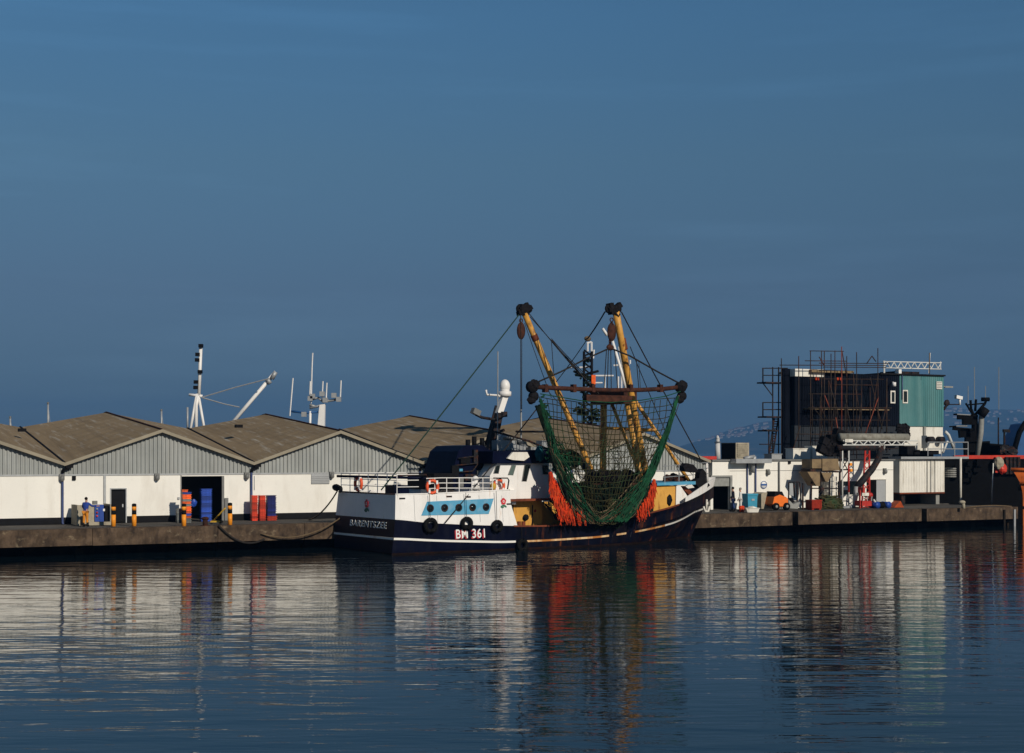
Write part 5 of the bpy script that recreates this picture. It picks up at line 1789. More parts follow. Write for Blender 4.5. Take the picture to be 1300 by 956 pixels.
for sg, (x0, x1) in enumerate(((1096, 1099), (1104, 1104))):
    MB().tube([Q.p(x1 - .5, 572, KW), Q.p(x0 - 2 if sg == 0 else 1104, 646, KW)], .08, 6).build('leg', 'machine_red', cv)
m = MB()
for k in range(9):
    y = 575 + k * 8
    m.tube([Q.p(1098 - k * .5, y, KW), Q.p(1104, y + 7, KW)], .04, 4); m.tube([Q.p(1104, y, KW), Q.p(1098 - k * .5, y + 7, KW)], .04, 4)
m.build('tower_lacing', 'machine_red', cv)
for px, mt in ((1066.5, 'dark_metal'), (1069.5, 'truss_white'), (1077.5, 'truss_white')):
    MB().tube([Q.p(px, 572, KW), Q.p(px, 646, KW)], .06, 6).build('leg', mt, cv)
m = MB()
for p0, p1 in (((1067, 580), (1078, 600)), ((1078, 580), (1067, 600)), ((1066, 596), (1080, 596)), ((1067, 612), (1078, 596)), ((1066, 636), (1078, 636))):
    m.tube([Q.p(*p0, KW), Q.p(*p1, KW)], .045, 5)
m.build('lacing', 'dark_metal', cv)
MB().tube([Q.p(1077.5, 590, KW - .15), Q.p(1077.5, 625, KW - .15)], .07, 6).build('ladder_rail', 'machine_red', cv)
for px, py in ((1079.5, 589.5), (1080, 597)):
    MB().cbox(Q.p(px, py, KW - .2), (.22, .2, .22)).build('yellow_lamp', 'orange_paint', cv)

HW = 4.3
hpz = thing('hopper', 'rusty brown twin hopper standing before the white wall', 'hopper', Q, (X(1045, HW), HW, G))


def qpoly(pts, w): return [(Q.p(a, b, w)[0], Q.p(a, b, w)[2]) for a, b in pts]


MB().prism(qpoly([(1031, 594.5), (1031, 583), (1043.5, 583), (1043.5, 594.5)], HW), 'w', HW, HW + 1.3).build('bin', 'hopper_brown', hpz)
MB().prism(qpoly([(1044, 597.5), (1044, 582.5), (1064, 582.5), (1066, 597)], HW - .1), 'w', HW - .1, HW + 1.4).build('bin', 'hopper_brown', hpz)
MB().prism(qpoly([(1025, 599), (1041, 599), (1041, 617), (1036.5, 617)], HW - .2), 'w', HW - .2, HW + .9).build('chute', 'hopper_brown', hpz)
MB().prism(qpoly([(1043, 600), (1057, 600), (1051, 612), (1048, 611)], HW - .2), 'w', HW - .2, HW + .9).build('chute', 'hopper_brown', hpz)
MB().prism(qpoly([(1029, 599), (1029, 595), (1066, 598), (1066, 600)], HW), 'w', HW, HW + 1.2).build('frame', 'dark_metal', hpz)
for px in (1030.5, 1042, 1053.5, 1066):
    MB().tube([Q.p(px, 598, HW + .1), (X(px, HW), HW + .1, G)], .07, 6).build('leg', 'dark_metal', hpz)
m = MB(); m.tube([Q.p(1030, 620, HW), Q.p(1067, 620, HW)], .05, 5); m.tube([Q.p(1041, 617, HW), Q.p(1044, 622, HW), Q.p(1041, 626, HW)], .16, 6); m.build('cross_rail', 'dark_metal', hpz)
fbx = thing('white_cabinets', 'stack of white cabinets beside the brown hopper', 'cabinet', Q, (X(1054, 5.2), 5.2, G))
for k in range(4):
    q0, q1 = Q.p(1054.5, 629.5 - k * 6.3, 5.2), Q.p(1063.5, 624 - k * 6.3, 5.2)
    MB().box((q0[0], 5.2, q0[2]), (q1[0], 6.0, q1[2])).build('cabinet', 'off_white', fbx)
MB().box((Q.p(1054.5, 630, 5.2)[0], 5.2, G), (Q.p(1063.5, 630, 5.2)[0], 6.0, Q.p(1054.5, 629.7, 5.2)[2])).build('base', 'lamp_grey', fbx)

# net heap
q = Q.p(1055, 646, 3.4)
m = MB()
for k in range(150):
    a = random.uniform(-1.1, 1.1)
    h = 1.05 * (1 - (abs(a) / 1.25) ** 3)
    z = G + random.uniform(.02, h)
    c_ = Vector((q[0] + a, 3.6 + random.uniform(-.4, .4), z))
    m.tube([c_ + Vector((-.35, random.uniform(-.1, .1), random.uniform(-.1, .1))), c_, c_ + Vector((.35, random.uniform(-.1, .1), random.uniform(-.12, .05)))], .07, 5)
m.ball((q[0], 3.6, G + .4), (1.05, .45, .55), 14, 8, .12)
one(m, 'net_heap', 'net_twine', 'olive brown heap of folded netting below the hopper', 'net', Q, (q[0], 3.6, G))
s = Q.s_at(1033, 3.0)
m = MB(); m.box((s - .5, 2.6, G + .12), (s + .48, 3.4, G + .78)); m.box((s - .53, 2.57, G + .70), (s + .51, 3.43, G + .785)); m.box((s - .45, 2.65, G), (s - .25, 3.35, G + .12)); m.box((s + .25, 2.65, G), (s + .45, 3.35, G + .12))
for k in range(6):
    m.box((s - .45 + k * .16, 2.58, G + .16), (s - .4 + k * .16, 2.597, G + .68))
one(m, 'red_bin', 'crate_red', 'square red fish bin in front of the brown hopper legs', 'bin', Q, (s, 3, G))
# red compressor and drums
q = (Q.s_at(1098, 3.6), 3.6)
cm = thing('compressor', 'red and white machine between the conveyor legs', 'machine', Q, (q[0], q[1], G))
MB().box((q[0] - .55, 3.3, G + .18), (q[0] + .45, 4.2, G + .6)).build('body', 'machine_red', cm)
for k_ in range(5):
    MB().tube([(q[0] - .5 + k_ * .22, 3.25, G + .6), (q[0] - .45 + k_ * .22, 3.25, G + .95)], .03, 5).build('pipe', 'dark_metal' if k_ % 2 else 'truss_white', cm)
MB().box((q[0] - .55, 3.28, G + 1.0), (q[0] + .15, 4.0, G + 1.25)).build('cover', 'off_white', cm)
MB().cyl((q[0] + .4, 3.3, G + 1.05), (q[0] + .4, 4.0, G + 1.05), .2).build('drum', 'machine_red', cm)
MB().box((q[0] - .72, 3.35, G), (q[0] - .64, 3.5, G + 1.5)).build('post', 'machine_red', cm)
MB().box((q[0] - .4, 3.35, G + 1.25), (q[0] - .2, 4.0, G + 1.7)).build('post', 'machine_red', cm)
MB().tube([(q[0] + .55, 3.2, G + .7), (q[0] + .8, 3.1, G + .3), (q[0] + 1.1, 3.1, G + .1)], .09, 6).build('hose', 'truss_white', cm)
for k, (px, lab) in enumerate(((1111, 'blue drum lying on its side right of the red machine'), (1117.5, 'dark cable drum between the two blue drums'), (1125, 'small blue drum in front of the grey door leaf'))):
    s = Q.s_at(px, 3.2)
    m = MB(); m.cyl((s, 2.9, G + .26), (s, 3.6, G + .26), .25, 16); m.cyl((s, 2.86, G + .26), (s, 2.9, G + .26), .27, 16); m.cyl((s, 3.6, G + .26), (s, 3.64, G + .26), .27, 16)
    one(m, 'drum', 'cabinet_blue' if k != 1 else 'black', lab, 'drum', Q, (s, 3.2, G), 'drums by the grey door')
s = Q.s_at(1139, 3.4)
m = MB(); m.prism([(s - .6, G + .01), (s + .45, G + .01), (s + .25, G + .3), (s + .1, G + .55), (s - .2, G + .35)], 'w', 3.1, 3.9)
one(m, 'orange_heap', 'crate_orange', 'orange tarpaulin heap on the quay at the container leg', 'tarpaulin', Q, (s, 3.5, G))

# forklift
fk0 = Q.s_at(1000, 3.6)
fk = thing('forklift', 'orange forklift with grey cab parked by the white wall', 'forklift', Q, (fk0, 3.6, G))
def fkp(pts, w): return [(Q.p(a, b, w)[0], Q.p(a, b, w)[2]) for a, b in pts]
MB().prism(fkp([(981, 640), (983, 631), (990, 628), (998, 631), (1001, 634), (1000, 643), (985, 643)], 3.2), 'w', 3.2, 4.4).build('body', 'fork_orange', fk)
MB().prism(fkp([(983, 632), (984, 624), (993, 624), (996, 630), (990, 629)], 3.25), 'w', 3.25, 4.3).build('engine_cover', 'black', fk)
m = MB()
for a, b in (((1001, 640), (1001.5, 612)), ((1001.5, 612), (1015, 612)), ((1015, 612), (1017, 638)), ((1008, 612), (1009, 632))):
    for w in (3.2, 4.4):
        m.tube([Q.p(*a, w), Q.p(*b, w)], .055, 6)
m.build('cab_frame', 'dark_metal', fk)
MB().prism(fkp([(1002, 628), (1002.5, 613), (1007.5, 613), (1008, 630)], 3.25), 'w', 3.26, 3.3).build('cab_window', 'shutter', fk)
MB().prism(fkp([(1001, 645), (1001, 634), (1007, 640), (1016, 637), (1013, 646)], 3.15), 'w', 3.15, 4.45).build('mudguard', 'fork_grey', fk)
MB().prism(fkp([(1004, 640), (1004, 632), (1007, 632), (1008, 636), (1012, 637), (1012, 640)], 3.6), 'w', 3.6, 4.0).build('seat', 'black', fk)
for px in (986, 999.5):
    for w in (3.05, 4.25):
        s_, _, _ = Q.p(px, 644, w)
        o = MB().cyl((s_, w, G + .3), (s_, w + .25, G + .3), .29, 16).build('wheel', 'rubber', fk)
        MB().cyl((s_, w - .02, G + .3), (s_, w - .002, G + .3), .12, 12).build('rim', 'fork_grey', o)
for w in (3.4, 4.1):
    MB().box((Q.s_at(1017, 3.6), w, G + .05), (Q.s_at(1018.3, 3.6), w + .1, G + 2.1)).build('mast_rail', 'dark_metal', fk)
MB().box((Q.s_at(1018.5, 3.6), 3.45, G + .06), (Q.s_at(1018.5, 3.6) + .9, 3.6, G + .12)).build('fork', 'dark_metal', fk)
MB().box((Q.s_at(1018.5, 3.6), 4.0, G + .06), (Q.s_at(1018.5, 3.6) + .9, 4.15, G + .12)).build('fork', 'dark_metal', fk)
# rounded grey tank left of it
m = MB(); m.prism(fkp([(966.5, 646), (966.5, 627), (971, 625), (980, 626), (984, 634), (983, 646)], 4.2), 'w', 4.2, 5.4)
q = Q.p(976.5, 638, 4.15)
o_ = one(m, 'grey_skip', 'beige_concrete', 'rounded beige skip between blue bin and orange forklift', 'skip', Q, (X(975, 4.2), 4.2, G))
MB().cyl((q[0], 4.12, q[2]), (q[0], 4.198, q[2]), .3, 14).build('wheel', 'dark_metal', o_)

# blue bin, panel, tray, bucket
s = Q.s_at(952.5, 4.4)
bb_ = thing('blue_bin', 'big blue lidded fish bin by the white wall', 'bin', Q, (s, 4.4, G))
MB().prism([(s - .42, G + .15), (s + .42, G + .15), (s + .47, G + 1.15), (s - .47, G + 1.15)], 'w', 4.1, 4.9).build('body', 'bin_blue', bb_)
MB().box((s - .5, 4.05, G + 1.155), (s + .5, 4.95, G + 1.3)).build('lid', 'bin_blue', bb_)
MB().box((s - .12, 4.06, G + .75), (s + .16, 4.09, G + .9)).build('label_patch', 'shutter', bb_)
for q in (-.3, .3):
    MB().cyl((s + q, 4.15, G + .09), (s + q, 4.3, G + .09), .085).build('castor', 'rubber', bb_)
s = Q.s_at(963.5, 5.2)
m = MB().box((s - .12, 5.2, G + .01), (s + .22, 5.35, G + 1.15))
one(m, 'leaning_panel', 'off_white', 'narrow pale board leaning against the wall right of the blue bin', 'board', Q, (s, 5.2, G))
g = ground(955, 650.5)
m = MB(); m.prism([(g[0] - .4, G + .01), (g[0] + .4, G + .01), (g[0] + .5, G + .3), (g[0] - .5, G + .3)], 'w', g[1] - .3, g[1] + .3); m.box((g[0] - .54, g[1] - .34, G + .3), (g[0] + .54, g[1] + .34, G + .34)); m.ball((g[0], g[1], G + .36), (.35, .25, .1), 8, 5, .2)
one(m, 'white_tub', 'off_white', 'low white plastic tub on the quay edge in front of the blue bin', 'tub', W, g)
g = ground(941.5, 650)
m = MB(); m.smooth = True; m.tube([(g[0], g[1], G), (g[0], g[1], G + .42)], .17, 14, .23); m.smooth = False; m.ball((g[0], g[1], G + .43), (.19, .19, .05), 10, 5)
one(m, 'orange_bucket', 'chafer', 'orange red bucket at the feet of the person in white', 'bucket', W, g)

# ================================================================ RIGHT-HAND BOATS
def big_boat(px_bow, px_end, Yb, Ye, name, label):
    pass


# dark workboat behind the pier
Yd = 140
x0, x1 = (1190 - CX) / F * Yd, (1330 - CX) / F * Yd
wb = thing('workboat', 'black workboat with red rail and forked dark mast behind the pier', 'fishing boat', W, ((x0 + x1) / 2, Yd, 0))
zz2 = lambda py, Y=Yd: CAMZ - (py - HY) * Y / F
m = MB(); m.box((x0, Yd, -.8), (x1, Yd + 7, zz2(583)))
m.build('hull', 'boat_black', wb)
MB().box((x0 + 1.5, Yd - .2, zz2(582.5)), (x1, Yd + .1, zz2(578))).build('red_rail', 'boat_red', wb)
MB().box(((1262 - CX) / F * Yd, Yd - .4, zz2(600)), ((1268 - CX) / F * Yd, Yd - .21, zz2(580))).build('red_post', 'boat_red', wb)
MB().ball(W.p(1272.5, 595, Yd - .4), (.45, .3, .5), 10, 6, .1).build('red_float', 'boat_red', wb)
MB().ball(W.p(1268, 588, Yd - .5), (.5, .3, .6), 9, 6, .1).build('fender', 'beige_concrete', wb)
for i in range(4):
    MB().cbox(W.p(1278 + i * 5, 591, Yd - .3), (.25, .3, 1.6)).build('stanchion', 'dark_metal', wb)
m = MB()
for p0, p1, r in (((1238, 580), (1237, 527), .32), ((1244, 580), (1238, 530), .2), ((1237, 530), (1233, 520), .14), ((1237, 528), (1250, 513), .14), ((1250, 513), (1252, 508), .12), ((1246, 507), (1256, 507), .2), ((1237, 530), (1226, 512), .1), ((1233, 522), (1232, 508), .12), ((1238, 522), (1239, 507), .12), ((1229, 514), (1250, 512), .07)):
    m.tube(wt([p0, p1], Yd + 3), r, 7)
m.build('mast', 'boat_black', wb)
m = MB(); m.tube(wt([(1240, 580), (1245, 550), (1246, 530), (1252, 520)], Yd + 2.6), .28, 8); m.build('exhaust_pipe', 'fork_grey', wb)
MB().tube(wt([(1245.5, 528), (1252, 519)], Yd + 2.4), .4, 8).build('exhaust_end', 'black', wb)
m = MB()
for px, py, a, b in ((1225, 530, 1.4, .4), (1226, 527, 2.2, .15), (1222, 545, 1.8, .3), (1224, 550, 1.0, .8), (1230, 536, 1.2, .5), (1216, 541, 1.5, .12), (1232, 555, 1.0, 1.2), (1240, 570, 2.4, 1.4), (1256, 572, 2.8, 1.0), (1262, 568, 2.6, .7), (1250, 577, 3, .6)):
    m.cbox(W.p(px, py, Yd + 2.8), (a, .6, b), 0, random.uniform(-.1, .1))
m.build('mast_gear', 'boat_black', wb)
m = MB()
for p0, p1 in (((1215, 526), (1232, 527)), ((1214, 541), (1228, 541))):
    m.tube(wt([p0, p1], Yd + 2.4), .06, 5)
m.build('radar_bar', 'galv', wb)
for px, y0, y1 in ((1237, 466, 508), (1229, 490, 512), (1268, 466, 520), (1251, 490, 508)):
    MB().tube(wt([(px, y0), (px, y1)], Yd + 3), .035, 5).build('whip_aerial', 'fork_grey', wb)
MB().tube(wt([(1267.5, 530), (1267.5, 578)], Yd + 3), .07, 6).build('pole', 'dark_metal', wb)
m = MB(); m.tube(wt([(1275, 576), (1275, 548), (1278, 546), (1280, 547)], Yd + 3), .1, 6); m.cbox(W.p(1277.5, 547, Yd + 3), (.6, .4, .3)); m.build('deck_lamp', 'dark_metal', wb)
m = MB(); m.tube(wt([(1271, 576), (1276, 568), (1284, 568), (1289, 576)], Yd + 2), .14, 6)
for k in range(8):
    m.ball(W.p(random.uniform(1270, 1288), random.uniform(570, 580), Yd + 2), (.5, .4, .4), 8, 5, .3)
m.build('deck_gear', 'dark_metal', wb)
for k in range(10):
    MB().cbox(W.p(random.uniform(1210, 1262), random.uniform(586, 610), Yd - .3), (random.uniform(.2, .7), .3, random.uniform(.2, .8))).build('hull_fitting', 'boat_black', wb)
# blue boat at the frame edge
Yb = 150
bbt = thing('blue_boat', 'blue boat bow curving up behind the red rail at the right edge', 'boat', W, ((1305 - CX) / F * Yb, Yb, 0))
def pw(pts, Y): return [((a - CX) / F * Y, CAMZ - (b - HY) * Y / F) for a, b in pts]
m = MB(); m.prism(pw([(1287, 600), (1288, 572), (1292, 555), (1300, 538), (1320, 534), (1400, 536), (1400, 640), (1290, 640)], Yb), 'w', Yb, Yb + 4); m.build('hull', 'boat_blue', bbt)
m = MB(); m.tube(wt([(1287, 578), (1289, 566), (1294, 549), (1302, 536)], Yb - .2), .28, 7); m.build('rubbing_strake', 'boat_black', bbt)
# orange boat past the end of the pier
Yo = 124
ob = thing('orange_boat', 'rusty orange steel boat moored past the end of the pier', 'boat', W, ((1330 - CX) / F * Yo, Yo, 0))
def obp(px, py, Y=Yo): return W.p(px, py, Y)
bow = (1295 - CX) / F * (Yo + .6)
ztop = CAMZ - (600 - HY) * Yo / F
m = MB(); m.smooth = True
def obw(x, y, z):          # the boat lies along the line of sight of the pier end
    return (x + (y - Yo) * .38, y, z)


def ob_far(q):
    y = 2 * (Yo + 3.4) - q[1]
    return (q[0] + (y - q[1]) * .38, y, q[2])


def ob_hull(u, v):
    z = -1 + (ztop + 1) * v
    fl_ = max(0, (v - .55) / .45)
    x_ = bow - 1.0 * fl_ ** 2.2 + u * 17
    hw_ = 3.4 * (.82 + .18 * min(1, u * 6))
    return obw(x_ * (1 - u) + (bow + 17) * u, Yo + 3.4 - hw_ * (.72 + .28 * min(1, v * 1.1)), z + .35 * (1 - u) ** 3 * v)
m.grid(ob_hull, 30, 16)
m.grid(lambda u, v: ob_far(ob_hull(u, v)), 30, 16)
m.grid(lambda u, v: tuple(Vector(ob_hull(0, v)).lerp(Vector(ob_far(ob_hull(0, v))), u)), 4, 16)
m.build('hull', 'boat_orange', ob)
for v_, nm, r_ in ((1, 'gunwale', .15), (.80, 'rubbing_strake', .13), (.45, 'rubbing_strake', .10)):
    m = MB(); m.tube([tuple(Vector(ob_hull(u / 16, v_)) + Vector((0, -.04, -.08))) for u in range(17)], r_, 7); m.build(nm, 'boat_orange' if v_ > .5 else 'rust_rail', ob)
m = MB(); m.prism([(bow + .8, Yo + .9), (bow + 16, Yo + .5), (bow + 18, Yo + 6.2), (bow + 3, Yo + 6.2)], 'z', ztop - .5, ztop - .4); m.build('deck', 'deck_brown', ob)
q = W.p(1296, 620.5, Yo)
m = MB(); m.box((bow + .15, Yo + 1.0, q[2] - .2), (bow + 1.1, Yo + 1.6, q[2] + .25)); m.build('hawse_opening', 'black', ob)
m = MB(); m.box((bow + 3, Yo + 1.8, ztop - .399), (bow + 9, Yo + 5, ztop + 2.2)); m.build('wheelhouse', 'boat_orange', ob)

# white bollard and clutter on the pier end
g = ground(1223, 645.5)
m = MB(); m.tube([(g[0], g[1], G), (g[0], g[1], G + .45)], .16, 10, .12); m.ball((g[0] - .1, g[1], G + .5), (.28, .2, .16), 10, 6)
one(m, 'mooring_bollard', 'beige_concrete', 'pale mooring bollard beside the white walkway leg on the pier', 'mooring bollard', W, g)
m = MB(); a_, b_ = ground(1226, 644.5), ground(1284, 643)
m.tube(sag(a_, b_, -.12, 8), .05, 6)
one(m, 'hose', 'rope_tan', 'thin tan hose lying along the pier towards its end', 'hose', W, a_)


# ================================================================ PEOPLE
def skin_obj(name, mt, pts, edges, parent, frame_o, smooth=2, root=0):
    me = bpy.data.meshes.new(name)
    me.from_pydata([Vector(p[:3]) for p in pts], edges, [])
    o = bpy.data.objects.new(name, me)
    C.objects.link(o)
    me.materials.append(M[mt])
    o.parent = parent
    sk = o.modifiers.new('Skin', 'SKIN')
    sk.use_smooth_shade = True
    me.skin_vertices.new() if not me.skin_vertices else None
    for i, p in enumerate(pts):
        r = p[3]
        me.skin_vertices[0].data[i].radius = (r, r) if isinstance(r, (int, float)) else r
        me.skin_vertices[0].data[i].use_root = (i == root)
    ss = o.modifiers.new('Sub', 'SUBSURF')
    ss.levels = ss.render_levels = smooth
    return o


def person(loc, rz, label, coat, legs, hair, armL, armR, lean=(0, 0), hgt=1.78, stride=.12, coat_low=.86, coat_extra=None):
    """stands at loc facing +y when rz is 0; arms are lists of shoulder-relative joints"""
    p = bpy.data.objects.new('person', None)
    C.objects.link(p)
    p.location = loc
    p.rotation_euler = (0, 0, rz)
    k = hgt / 1.78
    p.scale = (k, k, k)
    ORG[p.name] = (0, 0, 0)
    tag(p, label, 'person')
    lx, ly = lean
    J = {}
    J['pel'] = (0, 0, .95, (.15, .11)); J['wst'] = (lx * .3, ly * .3, 1.12, (.135, .10)); J['cst'] = (lx * .7, ly * .7, 1.33, (.165, .11)); J['nkb'] = (lx, ly, 1.47, (.09, .07))
    J['nck'] = (lx * 1.05, ly * 1.05 + .01, 1.54, .055); J['hd1'] = (lx * 1.1, ly * 1.1 + .03, 1.62, (.07, .085)); J['hd2'] = (lx * 1.12, ly * 1.12 + .02, 1.72, (.075, .09))
    J['fac'] = (lx * 1.12, ly * 1.12 + .10, 1.64, .028)
    for s_, nm in ((-1, 'L'), (1, 'R')):
        f = stride * s_
        J['hip' + nm] = (.09 * s_, 0, .88, .095); J['kne' + nm] = (.10 * s_, f * .5 + .02, .48, .06); J['ank' + nm] = (.11 * s_, f, .09, .042); J['toe' + nm] = (.12 * s_, f + .19, .035, .035)
        arm = armL if s_ < 0 else armR
        J['sho' + nm] = (lx + .18 * s_, ly, 1.43, .06)
        J['elb' + nm] = (lx + arm[0][0], ly + arm[0][1], arm[0][2], .043)
        J['wri' + nm] = (lx + arm[1][0], ly + arm[1][1], arm[1][2], .028)
        d = (Vector(arm[1]) - Vector(arm[0])).normalized()
        w = Vector((lx + arm[1][0], ly + arm[1][1], arm[1][2]))
        side = d.cross(Vector((0, 1, 0)))
        side = side.normalized() if side.length > .1 else Vector((1, 0, 0))
        pm = w + d * .075
        J['plm' + nm] = (*pm, .034)
        for fi in range(4):
            q1 = pm + d * .05 + side * (.028 * (fi - 1.5) / 1.5)
            q2 = q1 + d * (.035 + .008 * (1 if fi in (1, 2) else 0)) + Vector((0, .012, -.008))
            J[f'f{fi}a' + nm] = (*q1, .010); J[f'f{fi}b' + nm] = (*q2, .008)
        q1 = w + d * .03 + side * -.045
        J['tha' + nm] = (*q1, .011); J['thb' + nm] = (*(q1 + d * .035 + side * -.01), .009)
    names = list(J)
    ix = {n: i for i, n in enumerate(names)}
    E = [('pel', 'wst'), ('wst', 'cst'), ('cst', 'nkb'), ('nkb', 'nck'), ('nck', 'hd1'), ('hd1', 'hd2'), ('hd1', 'fac')]
    for nm in 'LR':
        E += [('pel', 'hip' + nm), ('hip' + nm, 'kne' + nm), ('kne' + nm, 'ank' + nm), ('ank' + nm, 'toe' + nm), ('cst', 'sho' + nm), ('sho' + nm, 'elb' + nm), ('elb' + nm, 'wri' + nm), ('wri' + nm, 'plm' + nm)]
        E += [('plm' + nm, f'f{i}a' + nm) for i in range(4)] + [(f'f{i}a' + nm, f'f{i}b' + nm) for i in range(4)] + [('wri' + nm, 'tha' + nm), ('tha' + nm, 'thb' + nm)]
    skin_obj('body', 'skin', [J[n] for n in names], [(ix[a], ix[b]) for a, b in E], p, None, 1)

    def cloth(name, mt, ns, es, grow, extra={}):
        ii = {n: i for i, n in enumerate(ns)}
        pts = []
        for n in ns:
            j = extra.get(n, J.get(n))
            r = j[3]
            r = (r + grow, r + grow) if isinstance(r, (int, float)) else (r[0] + grow, r[1] + grow)
            pts.append((j[0], j[1], j[2], r))
        skin_obj(name, mt, pts, [(ii[a], ii[b]) for a, b in es], p, None, 1)
    ns = ['pel', 'wst', 'cst', 'nkb', 'shoL', 'elbL', 'wriL', 'shoR', 'elbR', 'wriR']
    ex = {'pel': (0, 0, coat_low, (.16, .12))}
    cloth('jacket', coat, ns, [('pel', 'wst'), ('wst', 'cst'), ('cst', 'nkb'), ('cst', 'shoL'), ('shoL', 'elbL'), ('elbL', 'wriL'), ('cst', 'shoR'), ('shoR', 'elbR'), ('elbR', 'wriR')], .025, ex)
    cloth('trousers', legs, ['pel', 'hipL', 'kneL', 'ankL', 'hipR', 'kneR', 'ankR'], [('pel', 'hipL'), ('hipL', 'kneL'), ('kneL', 'ankL'), ('pel', 'hipR'), ('hipR', 'kneR'), ('kneR', 'ankR')], .024, {'pel': (0, 0, .93, (.13, .10))})
    for nm in 'LR':
        a = J['ank' + nm]; t_ = J['toe' + nm]
        bo = MB(); bo.ball((t_[0], t_[1] - .08, .055), (.055, .15, .055), 10, 6); bo.tube([(a[0], a[1], .03), (a[0], a[1], .26)], .065, 8)
        o = bo.build('boot', 'boot'); o.parent = p
    hc = J['hd2']
    h = MB(); h.smooth = True
    h.ball((hc[0], hc[1] - .025, hc[2] + .015), (.098, .105, .10), 12, 8)
    o = h.build('hair', hair); o.parent = p
    f = MB()
    for s_ in (-1, 1):
        f.ball((hc[0] + .032 * s_, J['hd1'][1] + .088, 1.665), (.012, .008, .007), 6, 4)
    o = f.build('eyes', 'black'); o.parent = p
    return p


g = ground(108.5, 668.6)
person(g, R(-8), 'person in blue jacket and orange oilskin trousers seen from behind at the enclosure', 'cloth_blue', 'cloth_orange', 'hair',
       [(-.24, .05, 1.20), (-.16, .25, 1.08)], [(.34, .12, 1.26), (.60, .22, 1.27)], (.02, .05), 1.76, .02)
g = ground(931, 649.3)
person(g, R(75), 'person in dark jacket and blue jeans standing by the dark doorway', 'cloth_navy', 'cloth_denim', 'hair',
       [(-.25, -.02, 1.17), (-.24, .12, .95)], [(.25, .02, 1.17), (.22, .2, 1.02)], (0, .03), 1.84, .1)
g = ground(940.3, 649.6)
person(g, R(80), 'person in long white coat standing with a bucket near the blue bin', 'cloth_white', 'cloth_white', 'hair_grey',
       [(-.25, 0, 1.17), (-.22, .14, .93)], [(.25, 0, 1.17), (.22, .16, .95)], (0, .02), 1.80, .05, .62)

# ================================================================ AIR, SKY, SUN, CAMERA
hz_ = MB().box((-8500, -60, -4), (8500, 10200, 330))
ho = hz_.build('haze', 'black')
hm = bpy.data.materials.new('haze_air')
hm.use_nodes = True
nt = hm.node_tree
nt.nodes.remove(nt.nodes['Principled BSDF'])
pv = nt.nodes.new('ShaderNodeVolumePrincipled')
pv.inputs['Color'].default_value = (.16, .41, .80, 1)
pv.inputs['Density'].default_value = 1.6e-4
pv.inputs['Anisotropy'].default_value = 0.1
lk(nt, pv.outputs['Volume'], nt.nodes['Material Output'].inputs['Volume'])
ho.data.materials.clear(); ho.data.materials.append(hm)
tag(ho, 'thin blue haze over the bay', kind='stuff')

SUN_EL = 27.0
# the clear air over the bay is bluer and darker towards the horizon than the sky model has it
SKY_RAMP = [(0.0, (.29, .35, .45)), (.05, (.34, .40, .51)), (.106, (.47, .49, .55)), (.19, (.66, .76, .73)), (.28, (.74, 1, 1)), (1.0, (.5, .7, .75))]
sd = Vector((.585, -.81, 0)).normalized()
sd = Vector((sd.x * math.cos(R(SUN_EL)), sd.y * math.cos(R(SUN_EL)), math.sin(R(SUN_EL))))
wd = bpy.data.worlds.new('World')
sc.world = wd
wd.use_nodes = True
nt = wd.node_tree
bg = nt.nodes['Background']
sk = nt.nodes.new('ShaderNodeTexSky')
sk.sky_type = 'NISHITA'
sk.sun_disc = False
sk.sun_elevation = R(SUN_EL)
sk.sun_rotation = math.atan2(sd.x, sd.y)
sk.altitude = 0
sk.air_density = 1.0
sk.dust_density = 0.0
sk.ozone_density = 5.0
tcw = nt.nodes.new('ShaderNodeTexCoord')
sep = nt.nodes.new('ShaderNodeSeparateXYZ')
lk(nt, tcw.outputs['Generated'], sep.inputs[0])
rw = nt.nodes.new('ShaderNodeValToRGB')
els = SKY_RAMP
while len(rw.color_ramp.elements) < len(els):
    rw.color_ramp.elements.new(.5)
for e, (p_, c_) in zip(rw.color_ramp.elements, els):
    e.position = p_
    e.color = c_ + (1,)
lk(nt, sep.outputs['Z'], rw.inputs['Fac'])
mxw = nt.nodes.new('ShaderNodeMix'); mxw.data_type = 'RGBA'; mxw.blend_type = 'MULTIPLY'; mxw.inputs[0].default_value = 1
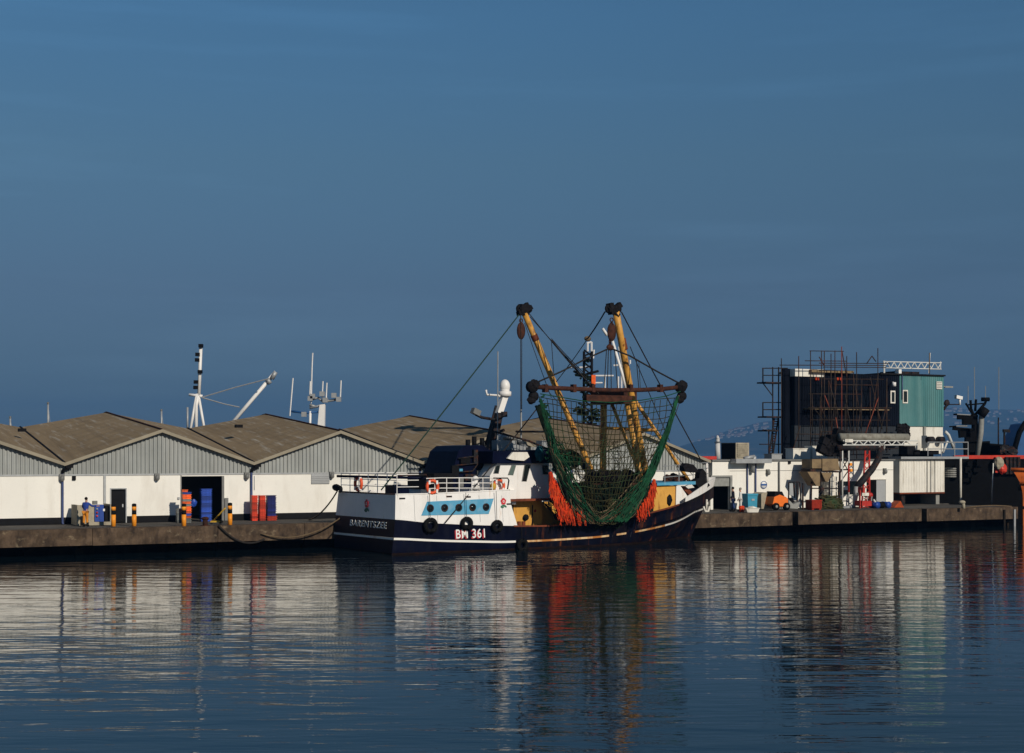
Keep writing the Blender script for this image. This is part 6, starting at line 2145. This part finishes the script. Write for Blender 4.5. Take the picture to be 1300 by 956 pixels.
lk(nt, sk.outputs['Color'], mxw.inputs[6]); lk(nt, rw.outputs['Color'], mxw.inputs[7])
mpw = nt.nodes.new('ShaderNodeMapping'); mpw.inputs['Scale'].default_value = (2.2, 2.2, 26); mpw.inputs['Rotation'].default_value = (0, .05, 0)
lk(nt, tcw.outputs['Generated'], mpw.inputs['Vector'])
nw = nt.nodes.new('ShaderNodeTexNoise'); nw.inputs['Scale'].default_value = 1.0; nw.inputs['Detail'].default_value = 6; nw.inputs['Roughness'].default_value = .55
lk(nt, mpw.outputs['Vector'], nw.inputs['Vector'])
mrw = nt.nodes.new('ShaderNodeMapRange'); mrw.inputs['From Min'].default_value = .5; mrw.inputs['From Max'].default_value = .8; mrw.inputs['To Min'].default_value = 1.0; mrw.inputs['To Max'].default_value = 1.25
lk(nt, nw.outputs['Fac'], mrw.inputs['Value'])
vmw = nt.nodes.new('ShaderNodeVectorMath'); vmw.operation = 'SCALE'
lk(nt, mxw.outputs[2], vmw.inputs[0]); lk(nt, mrw.outputs['Result'], vmw.inputs['Scale'])
lk(nt, vmw.outputs[0], bg.inputs['Color'])
bg.inputs['Strength'].default_value = 0.0715
sl = bpy.data.lights.new('sun', 'SUN')
sl.energy = 4.5
sl.angle = R(.5)
sl.color = (1, .91, .785)
so = bpy.data.objects.new('sun', sl)
C.objects.link(so)
so.rotation_euler = (-sd).to_track_quat('-Z', 'Y').to_euler()
so.location = (60, -80, 60)

cam = bpy.data.cameras.new('camera')
co = bpy.data.objects.new('camera', cam)
C.objects.link(co)
co.location = (0, 0, CAMZ)
co.rotation_euler = (R(90), 0, 0)
cam.sensor_fit = 'HORIZONTAL'
cam.sensor_width = 36
cam.lens = F / 1300 * 36
cam.shift_y = (HY - 478) / 1300
cam.clip_start = .5
cam.clip_end = 20000
sc.camera = co
sc.view_settings.view_transform = 'Standard'
sc.view_settings.look = 'None'
sc.view_settings.exposure = -0.34
sc.view_settings.gamma = 1
sc.cycles.max_bounces = 6
sc.cycles.volume_bounces = 0
sc.cycles.transparent_max_bounces = 8
